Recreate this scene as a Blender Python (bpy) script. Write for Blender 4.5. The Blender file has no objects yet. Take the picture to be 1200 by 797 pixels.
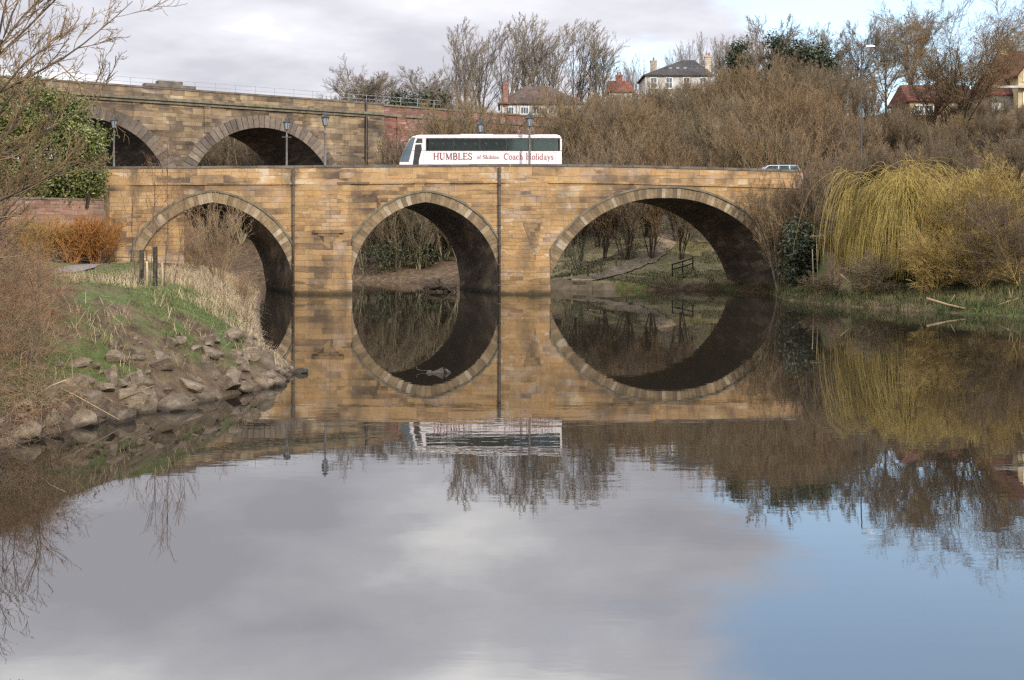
import bpy, bmesh, math, random
import numpy as np
from mathutils import Vector, Matrix

R = math.radians
sc = bpy.context.scene
col = sc.collection
random.seed(7)
rng = np.random.default_rng(11)

# ------------------------------------------------------------------ camera, sky, sun, exposure
F = 1400.0            # focal length in photo pixels (photo is 1200 wide)
HC = 4.0              # eye height above the water
HY = 282.0            # photo row of the horizon
cam = bpy.data.cameras.new("camera")
cam.sensor_width = 36.0
cam.lens = F / 1200 * 36
cam.shift_y = -(398.5 - HY) / 1200
cam.clip_start = 0.1
cam.clip_end = 6000
camo = bpy.data.objects.new("camera", cam)
camo.location = (0, 0, HC)
camo.rotation_euler = (R(90), 0, 0)
col.objects.link(camo)
sc.camera = camo

SUN_EL = 27.0
SUN_AZ = 33.0        # degrees to the right of straight behind the camera
sdir = Vector((math.sin(R(SUN_AZ)) * math.cos(R(SUN_EL)), -math.cos(R(SUN_AZ)) * math.cos(R(SUN_EL)), math.sin(R(SUN_EL))))
sun = bpy.data.lights.new("sun", 'SUN')
sun.energy = 2.9
sun.angle = R(1.2)
sun.color = (1.0, 0.90, 0.76)
suno = bpy.data.objects.new("sun", sun)
suno.rotation_euler = sdir.to_track_quat('Z', 'Y').to_euler()
suno.location = (40, -40, 60)
col.objects.link(suno)

w = bpy.data.worlds.new("World")
sc.world = w
w.use_nodes = True
wt = w.node_tree
wt.nodes.clear()
def wn(t, **k):
    n = wt.nodes.new(t)
    for a, b in k.items():
        setattr(n, a, b)
    return n
WL = wt.links.new
def wmath(op, a, b=None, c=None):
    n = wn('ShaderNodeMath', operation=op)
    for i, v in enumerate((a, b, c)):
        if v is None: continue
        if hasattr(v, 'node'): WL(v, n.inputs[i])
        else: n.inputs[i].default_value = v
    return n.outputs[0]
sky = wn('ShaderNodeTexSky', sky_type='NISHITA')
sky.sun_disc = False
sky.sun_elevation = R(SUN_EL)
sky.sun_rotation = math.atan2(sdir.x, sdir.y)
sky.air_density = 1.0
sky.dust_density = 0.6
sky.ozone_density = 1.5
tc = wn('ShaderNodeTexCoord')
sep = wn('ShaderNodeSeparateXYZ'); WL(tc.outputs['Generated'], sep.inputs[0])
X, Y, Z = sep.outputs
den = wmath('ADD', wmath('MAXIMUM', Z, 0.0), 0.16)
cv = wn('ShaderNodeCombineXYZ')
WL(wmath('DIVIDE', X, den), cv.inputs[0]); WL(wmath('DIVIDE', Y, den), cv.inputs[1]); cv.inputs[2].default_value = 8.2
n1 = wn('ShaderNodeTexNoise'); n1.inputs['Scale'].default_value = 1.1; n1.inputs['Detail'].default_value = 7; n1.inputs['Roughness'].default_value = 0.55
WL(cv.outputs[0], n1.inputs['Vector'])
# cloud cover is heavy to the left, breaking up to blue on the right
az = wmath('ARCTAN2', X, Y)
cover = wmath('ADD', n1.outputs[0], wmath('MULTIPLY', wmath('ADD', az, -0.112), -1.4))
cover = wmath('ADD', cover, wmath('MULTIPLY', Z, -0.05))
mr = wn('ShaderNodeMapRange', interpolation_type='SMOOTHSTEP')
WL(cover, mr.inputs[0]); mr.inputs[1].default_value = 0.40; mr.inputs[2].default_value = 0.56; mr.inputs[3].default_value = 0.04
n2 = wn('ShaderNodeTexNoise'); n2.inputs['Scale'].default_value = 1.5; n2.inputs['Detail'].default_value = 6; n2.inputs['Roughness'].default_value = 0.5
WL(cv.outputs[0], n2.inputs['Vector'])
cr = wn('ShaderNodeValToRGB')
cr.color_ramp.elements[0].position = 0.38; cr.color_ramp.elements[0].color = (0.42, 0.42, 0.465, 1)
cr.color_ramp.elements[1].position = 0.66; cr.color_ramp.elements[1].color = (0.93, 0.92, 0.90, 1)
e = cr.color_ramp.elements.new(0.52); e.color = (0.56, 0.56, 0.605, 1)
WL(n2.outputs[0], cr.inputs[0])
b1 = wn('ShaderNodeBackground'); WL(sky.outputs[0], b1.inputs[0]); b1.inputs[1].default_value = 0.15
b2 = wn('ShaderNodeBackground'); WL(cr.outputs[0], b2.inputs[0]); WL(wmath('ADD', 0.98, wmath('MULTIPLY', wmath('MULTIPLY', Z, Z), 5.5)), b2.inputs[1])
b3 = wn('ShaderNodeBackground'); b3.inputs[0].default_value = (.20, .265, .335, 1); b3.inputs[1].default_value = 1.0   # thin high haze lifts the blue
ad = wn('ShaderNodeAddShader'); WL(b1.outputs[0], ad.inputs[0]); WL(b3.outputs[0], ad.inputs[1])
mx = wn('ShaderNodeMixShader'); WL(mr.outputs[0], mx.inputs[0]); WL(ad.outputs[0], mx.inputs[1]); WL(b2.outputs[0], mx.inputs[2])
wo = wn('ShaderNodeOutputWorld'); WL(mx.outputs[0], wo.inputs[0])

sc.view_settings.view_transform = 'Standard'
sc.view_settings.look = 'None'
sc.view_settings.gamma = 1.0
sc.view_settings.exposure = 0.58
sc.render.engine = 'CYCLES'
sc.cycles.max_bounces = 6
sc.cycles.diffuse_bounces = 3
sc.cycles.glossy_bounces = 3
sc.cycles.transparent_max_bounces = 6
sc.cycles.use_denoising = False
sc.cycles.sample_clamp_indirect = 3.0
sc.cycles.sample_clamp_direct = 12.0
sc.cycles.caustics_reflective = False
sc.cycles.caustics_refractive = False
sc.cycles.filter_width = 1.4
try: sc.cycles.denoiser = 'OPENIMAGEDENOISE'
except Exception: pass

# ------------------------------------------------------------------ helpers
def px(x, Y): return (x - 600.0) / F * Y
def hz(y, Y): return HC + (HY - y) / F * Y
def lerp(a, b, t): return a + (b - a) * t

class NT:
    def __init__(s, name):
        s.m = bpy.data.materials.new(name); s.m.use_nodes = True
        s.t = s.m.node_tree; s.p = s.t.nodes['Principled BSDF']
    def n(s, typ, **k):
        n = s.t.nodes.new(typ)
        for a, b in k.items(): setattr(n, a, b)
        return n
    def l(s, a, b): s.t.links.new(a, b)
    def setv(s, sock, v):
        if hasattr(v, 'node'): s.l(v, sock)
        else: sock.default_value = v
    def math(s, op, a, b=0.0, clamp=False):
        n = s.n('ShaderNodeMath', operation=op, use_clamp=clamp); s.setv(n.inputs[0], a); s.setv(n.inputs[1], b); return n.outputs[0]
    def noise(s, vec, scale, detail=4, rough=.55):
        n = s.n('ShaderNodeTexNoise'); n.inputs['Scale'].default_value = scale; n.inputs['Detail'].default_value = detail
        n.inputs['Roughness'].default_value = rough
        if vec is not None: s.l(vec, n.inputs['Vector'])
        return n.outputs[0]
    def ramp(s, f, stops, interp='LINEAR'):
        n = s.n('ShaderNodeValToRGB'); cr = n.color_ramp; cr.interpolation = interp
        while len(cr.elements) < len(stops): cr.elements.new(0.5)
        for e, (p, c) in zip(cr.elements, stops):
            e.position = p; e.color = (*c, 1) if len(c) == 3 else c
        s.l(f, n.inputs[0]); return n.outputs[0]
    def mix(s, f, a, b, mode='MIX'):
        n = s.n('ShaderNodeMix', data_type='RGBA', blend_type=mode)
        s.setv(n.inputs[0], f)
        for k, v in ((6, a), (7, b)):
            if isinstance(v, tuple): v = (*v, 1) if len(v) == 3 else v
            s.setv(n.inputs[k], v)
        return n.outputs[2]
    def rng(s, f, a, b, c=0., d=1., smooth=True):
        n = s.n('ShaderNodeMapRange', interpolation_type='SMOOTHSTEP' if smooth else 'LINEAR')
        s.setv(n.inputs[0], f)
        for i, v in enumerate((a, b, c, d)): n.inputs[i + 1].default_value = v
        return n.outputs[0]
    def obj(s): return s.n('ShaderNodeTexCoord').outputs['Object']
    def pos(s): return s.n('ShaderNodeNewGeometry').outputs['Position']
    def xyz(s, v):
        n = s.n('ShaderNodeSeparateXYZ'); s.l(v, n.inputs[0]); return n.outputs
    def comb(s, x, y, z):
        n = s.n('ShaderNodeCombineXYZ')
        for i, v in enumerate((x, y, z)): s.setv(n.inputs[i], v)
        return n.outputs[0]
    def bump(s, h, dist, strength=1.0):
        n = s.n('ShaderNodeBump'); s.l(h, n.inputs['Height']); n.inputs['Distance'].default_value = dist; n.inputs['Strength'].default_value = strength
        s.l(n.outputs[0], s.p.inputs['Normal'])
    def out(s, color, rough=.85, spec=.3, metal=0.):
        if isinstance(color, tuple): color = (*color, 1)
        s.setv(s.p.inputs['Base Color'], color); s.setv(s.p.inputs['Roughness'], rough)
        s.p.inputs['Specular IOR Level'].default_value = spec; s.p.inputs['Metallic'].default_value = metal
        return s.m

def mottled(name, c1, c2, scale=3., rough=.85, spec=.3, bump=0., metal=0., vary=0.):
    s = NT(name); v = s.obj()
    c = s.ramp(s.noise(v, scale), [(.35, c1), (.65, c2)])
    if vary:
        oi = s.n('ShaderNodeObjectInfo').outputs['Random']
        h = s.n('ShaderNodeHueSaturation'); s.l(c, h.inputs['Color'])
        s.l(s.rng(oi, 0, 1, 1 - vary, 1 + vary, False), h.inputs['Value'])
        s.l(s.rng(s.math('FRACT', s.math('MULTIPLY', oi, 7.31)), 0, 1, .5 - vary * .035, .5 + vary * .05, False), h.inputs['Hue'])
        c = h.outputs[0]
    if bump: s.bump(s.noise(v, scale * 5), bump)
    return s.out(c, rough, spec, metal)

def masonry(name, stops, bw=.8, bh=.33, mortar=(.16, .13, .10), stain=.55, uv=(1, .7, 0), vv=(0, 0, 1), bump=.045, wet=True, stain_col=(.07, .055, .045), attr=False, tv=.56, joint=.5):
    """Coursed stone: each stone its own tint, stained in patches, joints sunk."""
    s = NT(name); o = s.obj(); x, y, z = s.xyz(o)
    def dot(k):
        r = None
        for c, v in zip((x, y, z), k):
            if not k: continue
            t = s.math('MULTIPLY', c, v); r = t if r is None else s.math('ADD', r, t)
        return r
    u, v = dot(uv), dot(vv)
    # slightly wavering courses
    wob = s.noise(o, .35, 2)
    v2 = s.math('ADD', v, s.math('MULTIPLY', wob, .25))
    br = s.n('ShaderNodeTexBrick'); br.offset = .5; br.squash = .72; br.squash_frequency = 3; br.offset_frequency = 2
    s.l(s.comb(u, v2, 0.0), br.inputs['Vector'])
    br.inputs['Color1'].default_value = (0, 0, 0, 1); br.inputs['Color2'].default_value = (1, 1, 1, 1); br.inputs['Mortar'].default_value = (.5, .5, .5, 1)
    br.inputs['Scale'].default_value = 1; br.inputs['Mortar Size'].default_value = .012; br.inputs['Mortar Smooth'].default_value = .3
    br.inputs['Brick Width'].default_value = bw; br.inputs['Row Height'].default_value = bh
    b2 = s.n('ShaderNodeTexBrick'); b2.offset = .5; b2.squash = 1.4; b2.squash_frequency = 2; b2.offset_frequency = 3
    s.l(s.comb(s.math('ADD', u, .37), v2, 0.0), b2.inputs['Vector'])
    b2.inputs['Color1'].default_value = (0, 0, 0, 1); b2.inputs['Color2'].default_value = (1, 1, 1, 1); b2.inputs['Mortar'].default_value = (.5, .5, .5, 1)
    b2.inputs['Scale'].default_value = 1; b2.inputs['Mortar Size'].default_value = .01; b2.inputs['Mortar Smooth'].default_value = .3
    b2.inputs['Brick Width'].default_value = bw * 1.55; b2.inputs['Row Height'].default_value = bh * 1.5
    sel = s.rng(s.noise(s.comb(s.math('MULTIPLY', u, .22), s.math('MULTIPLY', v, .8), 2.2), 1.0, 2), .47, .50)
    bcol = s.mix(sel, br.outputs['Color'], b2.outputs['Color']); bfac = s.math('ADD', s.math('MULTIPLY', br.outputs['Fac'], s.math('SUBTRACT', 1.0, sel)), s.math('MULTIPLY', b2.outputs['Fac'], sel))
    tint = s.n('ShaderNodeRGBToBW'); s.l(bcol, tint.inputs[0])
    zone = s.noise(s.comb(s.math('MULTIPLY', u, .22), s.math('MULTIPLY', v, .42), 1.3), 1.0, 5, .62)
    t2 = s.math('ADD', s.math('MULTIPLY', tint.outputs[0], tv), s.math('ADD', s.math('MULTIPLY', s.math('SUBTRACT', zone, .5), 2.0), .50 - tv / 2), True)
    c = s.ramp(t2, stops)
    hp = s.rng(s.noise(s.comb(s.math('MULTIPLY', u, .5), s.math('MULTIPLY', v, .9), 7.7), 1.0, 4, .65), .50, .68, 0, .55)
    gy = s.n('ShaderNodeHueSaturation'); s.l(c, gy.inputs['Color']); gy.inputs['Saturation'].default_value = .48; gy.inputs['Hue'].default_value = .485
    if stain: c = s.mix(hp, c, gy.outputs[0])
    if attr:
        a = s.n('ShaderNodeAttribute', attribute_name='tint')
        c = s.mix(1.0, s.ramp(a.outputs['Fac'], stops), s.ramp(s.noise(o, 2.5, 5), [(.3, (.75, .75, .75)), (.7, (1.15, 1.12, 1.08))]), 'MULTIPLY')
    c = s.mix(s.math('MULTIPLY', s.noise(o, 3.0, 6), .55), c, s.mix(1.0, c, (.62, .58, .55), 'MULTIPLY'))
    if stain:
        st = s.noise(s.comb(s.math('MULTIPLY', u, .45), s.math('MULTIPLY', v, .22), 5.), 1.0, 5, .6)
        f = s.rng(st, .48, .68, 0, stain)
        # soot sits on some stones more than on others
        f = s.math('MULTIPLY', f, s.math('ADD', .55, s.math('MULTIPLY', s.noise(s.comb(u, v, 9.), 1.4, 2), .9)), True)
        c = s.mix(f, c, stain_col)
    if stain:   # run-off streaks below the ledges
        rs = s.noise(s.comb(s.math('MULTIPLY', u, 1.9), s.math('MULTIPLY', v, .10), 3.), 1.0, 4, .6)
        c = s.mix(s.rng(rs, .55, .75, 0, .5), c, s.mix(1.0, c, (.42, .38, .36), 'MULTIPLY'))
        wt2 = s.rng(s.math('ADD', z, s.math('MULTIPLY', s.noise(o, .8, 4), 1.6)), 1.2, 2.4, .45, 0)
        if wet: c = s.mix(wt2, c, s.mix(1.0, c, (.55, .56, .46), 'MULTIPLY'))
    if wet:
        wz = s.rng(s.math('ADD', z, s.math('MULTIPLY', s.noise(o, 1.1), .25)), .22, .55, .85, 0)
        c = s.mix(wz, c, (.035, .03, .02))
    if not attr:
        c = s.mix(s.math('MULTIPLY', bfac, joint), c, mortar)
        h = s.math('SUBTRACT', s.math('MULTIPLY', s.noise(o, 5., 5), .9), s.math('MULTIPLY', bfac, .6))
    else:
        h = s.noise(o, 5., 5)
    s.bump(h, bump)
    return s.out(c, .9, .15)

# material set
STONE = [(0.0, (.085, .058, .038)), (.16, (.155, .105, .064)), (.34, (.262, .166, .082)), (.52, (.34, .217, .106)), (.68, (.38, .25, .128)), (.8, (.385, .22, .083)), (.9, (.41, .29, .16)), (1.0, (.47, .37, .25))]
VSTONE = [(0.0, (.055, .043, .034)), (.3, (.135, .10, .067)), (.55, (.22, .16, .099)), (.8, (.31, .222, .13)), (1.0, (.38, .30, .19))]
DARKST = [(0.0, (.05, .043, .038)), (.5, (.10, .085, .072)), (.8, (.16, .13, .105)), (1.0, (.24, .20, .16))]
BRICK = [(0.0, (.11, .055, .042)), (.4, (.19, .085, .065)), (.7, (.27, .135, .11)), (1.0, (.42, .29, .26))]
RING = [(0.0, (.14, .105, .07)), (.4, (.215, .16, .096)), (.7, (.275, .207, .126)), (1.0, (.40, .34, .26))]
M = {}
M['stone'] = masonry('bridge_sandstone', STONE, .78, .29, mortar=(.2, .15, .10))
M['parapet'] = masonry('parapet_sandstone', [(a, tuple(min(1, c * 1.05 + .01) for c in b)) for a, b in STONE], 1.15, .46, stain=.75, tv=.6)
M['ring'] = masonry('arch_ring_stone', RING, attr=True, stain=.35)
M['coping'] = mottled('coping_stone', (.075, .062, .052), (.15, .125, .10), 1.4, bump=.01)
M['hood'] = mottled('hood_mould_stone', (.085, .075, .055), (.17, .145, .10), 1.6, bump=.01)
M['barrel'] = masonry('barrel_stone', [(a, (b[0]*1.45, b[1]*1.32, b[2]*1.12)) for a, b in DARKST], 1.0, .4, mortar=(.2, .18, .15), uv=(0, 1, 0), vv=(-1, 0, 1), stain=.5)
M['vstone'] = masonry('viaduct_stone', VSTONE, 1.0, .42, stain=.75, mortar=(.11, .09, .07))
M['vring'] = masonry('viaduct_ring_stone', [(0, (.09, .075, .065)), (.5, (.15, .125, .105)), (1, (.24, .195, .155))], attr=True, stain=.4)
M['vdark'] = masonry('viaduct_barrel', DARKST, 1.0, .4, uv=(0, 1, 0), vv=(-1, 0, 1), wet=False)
M['brick'] = masonry('viaduct_brick', BRICK, .45, .16, mortar=(.3, .22, .19), stain=.6, stain_col=(.12, .085, .07), wet=False)
M['redwall'] = masonry('red_sandstone', [(0, (.13, .075, .055)), (.5, (.25, .15, .11)), (1, (.36, .24, .18))], .6, .25, wet=False)
M['iron'] = mottled('cast_iron_paint', (.09, .085, .08), (.14, .13, .12), 5, .55, .4)
M['ironblack'] = mottled('black_paint', (.012, .012, .012), (.03, .028, .026), 5, .5, .4)
M['pipe'] = mottled('drainpipe_paint', (.035, .03, .025), (.07, .05, .035), 2, .6, .4)
M['rail'] = mottled('galvanised_rail', (.20, .20, .21), (.28, .28, .29), 4, .5, .5)
M['wood'] = mottled('weathered_wood', (.14, .11, .075), (.25, .2, .14), 6, .85, .2, .01)
M['woodd'] = mottled('dark_wet_wood', (.035, .03, .022), (.085, .07, .05), 6, .8, .2, .01)
M['asphalt'] = mottled('asphalt', (.04, .04, .042), (.06, .06, .06), 8, .9, .2, .005)
M['pathm'] = mottled('path_tarmac', (.12, .102, .092), (.20, .17, .15), 3, .95, .1, .01)
M['concrete'] = mottled('old_concrete', (.10, .08, .062), (.17, .14, .105), 2, .9, .2, .01)

def link(o, parent=None):
    col.objects.link(o)
    if parent is not None: o.parent = parent
    return o
def tag(o, label=None, cat=None, group=None, kind=None):
    if label: o['label'] = label
    if cat: o['category'] = cat
    if group: o['group'] = group
    if kind: o['kind'] = kind
    return o
def empty(name, loc=(0, 0, 0), rz=0.):
    o = bpy.data.objects.new(name, None); o.location = loc; o.rotation_euler = (0, 0, rz); o.empty_display_size = .3
    return link(o)
def copy_tree(o, parent=None):
    c = o.copy(); link(c, parent)
    for ch in list(o.children): copy_tree(ch, c)
    return c
def mesh_np(name, verts, faces, mat=None, smooth=False):
    """verts (n,3), faces (m,k) numpy, all faces with k corners"""
    me = bpy.data.meshes.new(name)
    verts = np.asarray(verts, dtype=np.float32); faces = np.asarray(faces, dtype=np.int32)
    me.vertices.add(len(verts)); me.vertices.foreach_set('co', verts.ravel())
    m, k = faces.shape
    me.loops.add(m * k); me.loops.foreach_set('vertex_index', faces.ravel())
    me.polygons.add(m)
    me.polygons.foreach_set('loop_start', np.arange(0, m * k, k, dtype=np.int32))
    me.polygons.foreach_set('loop_total', np.full(m, k, dtype=np.int32))
    if smooth: me.polygons.foreach_set('use_smooth', np.ones(m, dtype=bool))
    me.update(calc_edges=True); me.validate()
    if mat: me.materials.append(mat)
    return me

class MB:
    def __init__(s): s.v = []; s.f = []; s.a = []; s.cur = .5
    def add(s, vs, fs):
        b = len(s.v); s.v += [tuple(p) for p in vs]; s.a += [s.cur] * len(vs); s.f += [tuple(i + b for i in f) for f in fs]; return s
    def box(s, x0, x1, y0, y1, z0, z1):
        return s.add([(x0, y0, z0), (x1, y0, z0), (x1, y1, z0), (x0, y1, z0), (x0, y0, z1), (x1, y0, z1), (x1, y1, z1), (x0, y1, z1)],
                     [(3, 2, 1, 0), (4, 5, 6, 7), (0, 1, 5, 4), (1, 2, 6, 5), (2, 3, 7, 6), (3, 0, 4, 7)])
    def loft(s, rings, caps=True, closed=True):
        n = len(rings[0]); vs = [p for r in rings for p in r]; fs = []
        for i in range(len(rings) - 1):
            for j in range(n if closed else n - 1):
                k = (j + 1) % n
                fs.append((i * n + j, i * n + k, (i + 1) * n + k, (i + 1) * n + j))
        if caps:
            fs.append(tuple(reversed(range(n)))); fs.append(tuple((len(rings) - 1) * n + j for j in range(n)))
        return s.add(vs, fs)
    def prism(s, poly, y0, y1):   # polygon in x,z extruded along y
        return s.loft([[(x, y0, z) for x, z in poly], [(x, y1, z) for x, z in poly]])
    def tube(s, path, r, n=8, caps=True):
        path = [Vector(p) for p in path]; rs = r if isinstance(r, (list, tuple)) else [r] * len(path)
        rings = []
        for i, p in enumerate(path):
            t = (path[min(i + 1, len(path) - 1)] - path[max(i - 1, 0)]).normalized()
            a = t.cross(Vector((0, 0, 1)) if abs(t.z) < .9 else Vector((1, 0, 0))).normalized(); b = t.cross(a)
            rings.append([p + (a * math.cos(2 * math.pi * k / n) + b * math.sin(2 * math.pi * k / n)) * rs[i] for k in range(n)])
        return s.loft(rings, caps)
    def lathe(s, prof, cx=0, cy=0, n=12, ax='z'):
        rings = [[(cx + r * math.cos(2 * math.pi * k / n), cy + r * math.sin(2 * math.pi * k / n), z) for k in range(n)] for r, z in prof]
        return s.loft(rings)
    def build(s, name, mat, parent=None, smooth=False, bevel=0., attr=False):
        me = bpy.data.meshes.new(name); me.from_pydata(s.v, [], s.f); me.validate()
        if attr:
            at = me.attributes.new('tint', 'FLOAT', 'POINT'); at.data.foreach_set('value', s.a[:len(me.vertices)])
        bm = bmesh.new(); bm.from_mesh(me); bmesh.ops.recalc_face_normals(bm, faces=bm.faces)
        if bevel: bmesh.ops.bevel(bm, geom=[e for e in bm.edges if len(e.link_faces) == 2 and e.calc_face_angle(0) > .5], offset=bevel, segments=2, affect='EDGES', clamp_overlap=True)
        if smooth:
            for f in bm.faces: f.smooth = True
        bm.to_mesh(me); bm.free()
        me.materials.append(mat)
        return link(bpy.data.objects.new(name, me), parent)

# value noise for landforms
_T = rng.random((256, 256))
def vnoise(x, y):
    xi = np.floor(x).astype(int); yi = np.floor(y).astype(int); fx = x - xi; fy = y - yi
    fx = fx * fx * (3 - 2 * fx); fy = fy * fy * (3 - 2 * fy)
    g = lambda a, b: _T[a % 256, b % 256]
    return (g(xi, yi) * (1 - fx) + g(xi + 1, yi) * fx) * (1 - fy) + (g(xi, yi + 1) * (1 - fx) + g(xi + 1, yi + 1) * fx) * fy
def fbm(x, y, o=4):
    r = 0; a = .5
    for i in range(o): r = r + a * vnoise(x * 2 ** i + 17 * i, y * 2 ** i + 5 * i); a *= .5
    return r

# ------------------------------------------------------------------ landform
LB = [(-9, 7.2), (-12.5, 10), (-11.5, 17), (-9.9, 22.6), (-9.0, 26.9), (-7.5, 30.1), (-6.3, 33.3), (-6.6, 36), (-7.9, 39), (-10.3, 49.6), (-13.4, 63.6), (-16, 76), (-18.5, 89), (-21, 98), (-30, 108), (-45, 118), (-85, 140), (-240, 205)]
RB = [(-240, 235), (-90, 168), (-45, 140), (-25, 126), (-14, 117), (-6, 111), (0, 104), (2.8, 97.5), (9, 97), (17, 95.5), (19.4, 90), (18.3, 80), (20.5, 71.8), (23.8, 66.7), (26.7, 62), (31, 50), (34, 30), (33, 3)]
NB = [(33, 3), (12, 5), (0, 5.5), (-9, 7.2)]
POLY = LB + RB + NB[1:-1]
def pdist(x, y, line):
    d = np.full(x.shape, 1e9)
    for (ax, ay), (bx, by) in zip(line[:-1], line[1:]):
        ux, uy = bx - ax, by - ay
        t = np.clip(((x - ax) * ux + (y - ay) * uy) / (ux * ux + uy * uy), 0, 1)
        d = np.minimum(d, np.hypot(x - ax - t * ux, y - ay - t * uy))
    return d
def inside(x, y, poly):
    c = np.zeros(x.shape, bool)
    for (ax, ay), (bx, by) in zip(poly, poly[1:] + poly[:1]):
        if ay == by: continue
        c ^= ((ay > y) != (by > y)) & (x < (bx - ax) * (y - ay) / (by - ay) + ax)
    return c
PATHL = [(-34, 46), (-26.5, 50), (-23.6, 56), (-24.2, 64), (-26.5, 73), (-28.4, 79), (-29.3, 84)]
def road_z(x):
    return np.interp(x, [-60, -28.6, -16.2, 0, 7.6, 15.9, 21.6, 40, 60], [8.0, 8.42, 8.5, 8.6, 8.56, 8.48, 8.45, 9.4, 13.0])
def road_y(x):
    return np.interp(x, [-60, 21.6, 30, 45, 60], [93.6, 93.6, 94.2, 98.5, 108])
def terrain(x, y):
    x = np.asarray(x, float); y = np.asarray(y, float)
    dl, dr, dn = pdist(x, y, LB), pdist(x, y, RB), pdist(x, y, NB)
    ins = inside(x, y, POLY)
    d = np.minimum(np.minimum(dl, dr), dn)
    wob = (fbm(x * .9, y * .9, 3) - .45) * .55
    de = np.maximum(d + wob * np.clip(d / 1.5, 0, 1), 0)
    hl = np.interp(de, [0, .5, 2, 3.5, 5, 8, 20, 50, 100, 300], [0, .38, 1.6, 2.45, 2.72, 2.85, 3.1, 3.9, 6, 10]) * np.interp(y, [26, 36, 52], [1.06, .96, .80])
    hr = np.interp(de, [0, .5, 3, 10, 18, 35, 50, 70, 100, 160, 400], [0, .38, .9, 2.4, 4.6, 12, 18.5, 22.6, 25.5, 28, 30])
    hn = np.interp(de, [0, .8, 4, 8, 60], [0, .5, 2.2, 2.5, 3.5])
    wl, wr, wn_ = 1 / (dl + .3) ** 8, 1 / (dr + .3) ** 8, 1 / (dn + .3) ** 8
    h = (hl * wl + hr * wr + hn * wn_) / (wl + wr + wn_)
    pf = np.clip((pdist(x, y, PATHL) - 1.0) / 1.2, 0, 1)
    h = h + (fbm(x * .35, y * .35) - .47) * np.clip(d * .12, 0, .8) * (.3 + .7 * pf) + pf * (fbm(x * 1.7, y * 1.7, 3) - .45) * np.clip(d * .3, 0, .22)
    rz_ = road_z(x); ry = road_y(x)
    o = np.maximum(np.abs(y - ry) - 4.9, 0)
    tr = rz_ - .12
    hr2 = np.clip(h, np.minimum(tr - .55 * o, d * 1.1), tr + .9 * o)
    h = np.where(x > 21.4, np.where(o < 22, hr2, h), h)
    wall_y = 88.4 + (x + 30) * .52
    ob = np.maximum(y - 98.8, 0)
    emb = np.where(y < 88.9, 6.75, tr) - .5 * ob
    h = np.where((x < -29.6) & (y > wall_y), np.maximum(h, emb), h)
    h = np.where(ins, -np.minimum(2.0, .12 + d * .45), h)
    return h
def gz(x, y): return float(terrain(np.array([x]), np.array([y]))[0])
def steps(*segs):
    out = []
    for a, b, s in segs: out += list(np.arange(a, b, s))
    out.append(segs[-1][1]); return np.array(out)
gx = steps((-1500, -300, 150), (-300, -90, 15), (-90, -34, 2), (-34, -22, .6), (-22, -4, .28), (-4, 10, 1.0), (10, 34, .55), (34, 80, 1.6), (80, 300, 15), (300, 1500, 150))
gy = steps((-300, -20, 40), (-20, 4, 2), (4, 18, .6), (18, 56, .3), (56, 112, .55), (112, 215, 1.8), (215, 400, 15), (400, 2600, 200))
GX, GY = np.meshgrid(gx, gy)
GZ = terrain(GX.ravel(), GY.ravel())
nx, ny = len(gx), len(gy)
idx = np.arange(nx * ny).reshape(ny, nx)
quads = np.stack([idx[:-1, :-1], idx[:-1, 1:], idx[1:, 1:], idx[1:, :-1]], -1).reshape(-1, 4)
xs, ys = GX.ravel(), GY.ravel()
dl = pdist(xs, ys, LB); dr = pdist(xs, ys, RB)
left = dl < dr
n_ = fbm(xs * .22 + 3, ys * .22, 4)
grass = np.where(left, np.clip((dl - .3) * 1.1, 0, 1) * np.clip((n_ - .30) * 6, .46, 1), 0)
grass = np.where(left & (ys < 25), grass * np.clip((ys - 19) / 6, .1, 1), grass)
grass = np.where(left & (ys > 58) & (dl < 7), grass * .2, grass)
grass = np.where(left & (ys > 84), grass * .15, grass)
grass = np.where(~left, np.clip((n_ - .46) * 4, 0, .35) + np.clip(1.2 - np.abs(dr - 1.3) * .6, 0, .4), grass)
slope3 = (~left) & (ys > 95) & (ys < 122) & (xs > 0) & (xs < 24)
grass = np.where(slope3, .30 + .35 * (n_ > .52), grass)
grass = np.where((~left) & (ys > 104) & (xs < 2), grass * .2, grass)
mud = np.where(left, np.clip(.95 - dl * .9, 0, 1), np.clip(1 - dr * 3.5, 0, 1))
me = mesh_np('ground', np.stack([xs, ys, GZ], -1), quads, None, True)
pale = np.clip(slope3 * np.clip(dr * .8 - .4, 0, 1) + (left & (ys > 56) & (ys < 90)) * .5 * np.clip(6 - dl, 0, 1), 0, 1)  # pale dead grass; slope beyond the wide arch coloured lighter to look lit
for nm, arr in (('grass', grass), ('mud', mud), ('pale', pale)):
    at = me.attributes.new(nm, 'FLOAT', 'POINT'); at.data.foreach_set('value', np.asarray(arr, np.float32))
s = NT('ground_earth')
v = s.pos()
ag = s.n('ShaderNodeAttribute', attribute_name='grass').outputs['Fac']
am = s.n('ShaderNodeAttribute', attribute_name='mud').outputs['Fac']
lit = s.ramp(s.noise(v, 2.2, 6, .65), [(.3, (.05, .034, .022)), (.5, (.11, .075, .046)), (.68, (.20, .145, .09))])
grs = s.ramp(s.noise(v, 3.0, 6, .7), [(.3, (.055, .062, .022)), (.55, (.085, .105, .034)), (.75, (.15, .145, .06))])
gf = s.rng(s.math('ADD', ag, s.math('MULTIPLY', s.math('SUBTRACT', s.noise(v, 1.1, 6, .7), .5), 1.7)), .38, .62)
c = s.mix(gf, lit, grs)
ap = s.n('ShaderNodeAttribute', attribute_name='pale').outputs['Fac']
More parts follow.
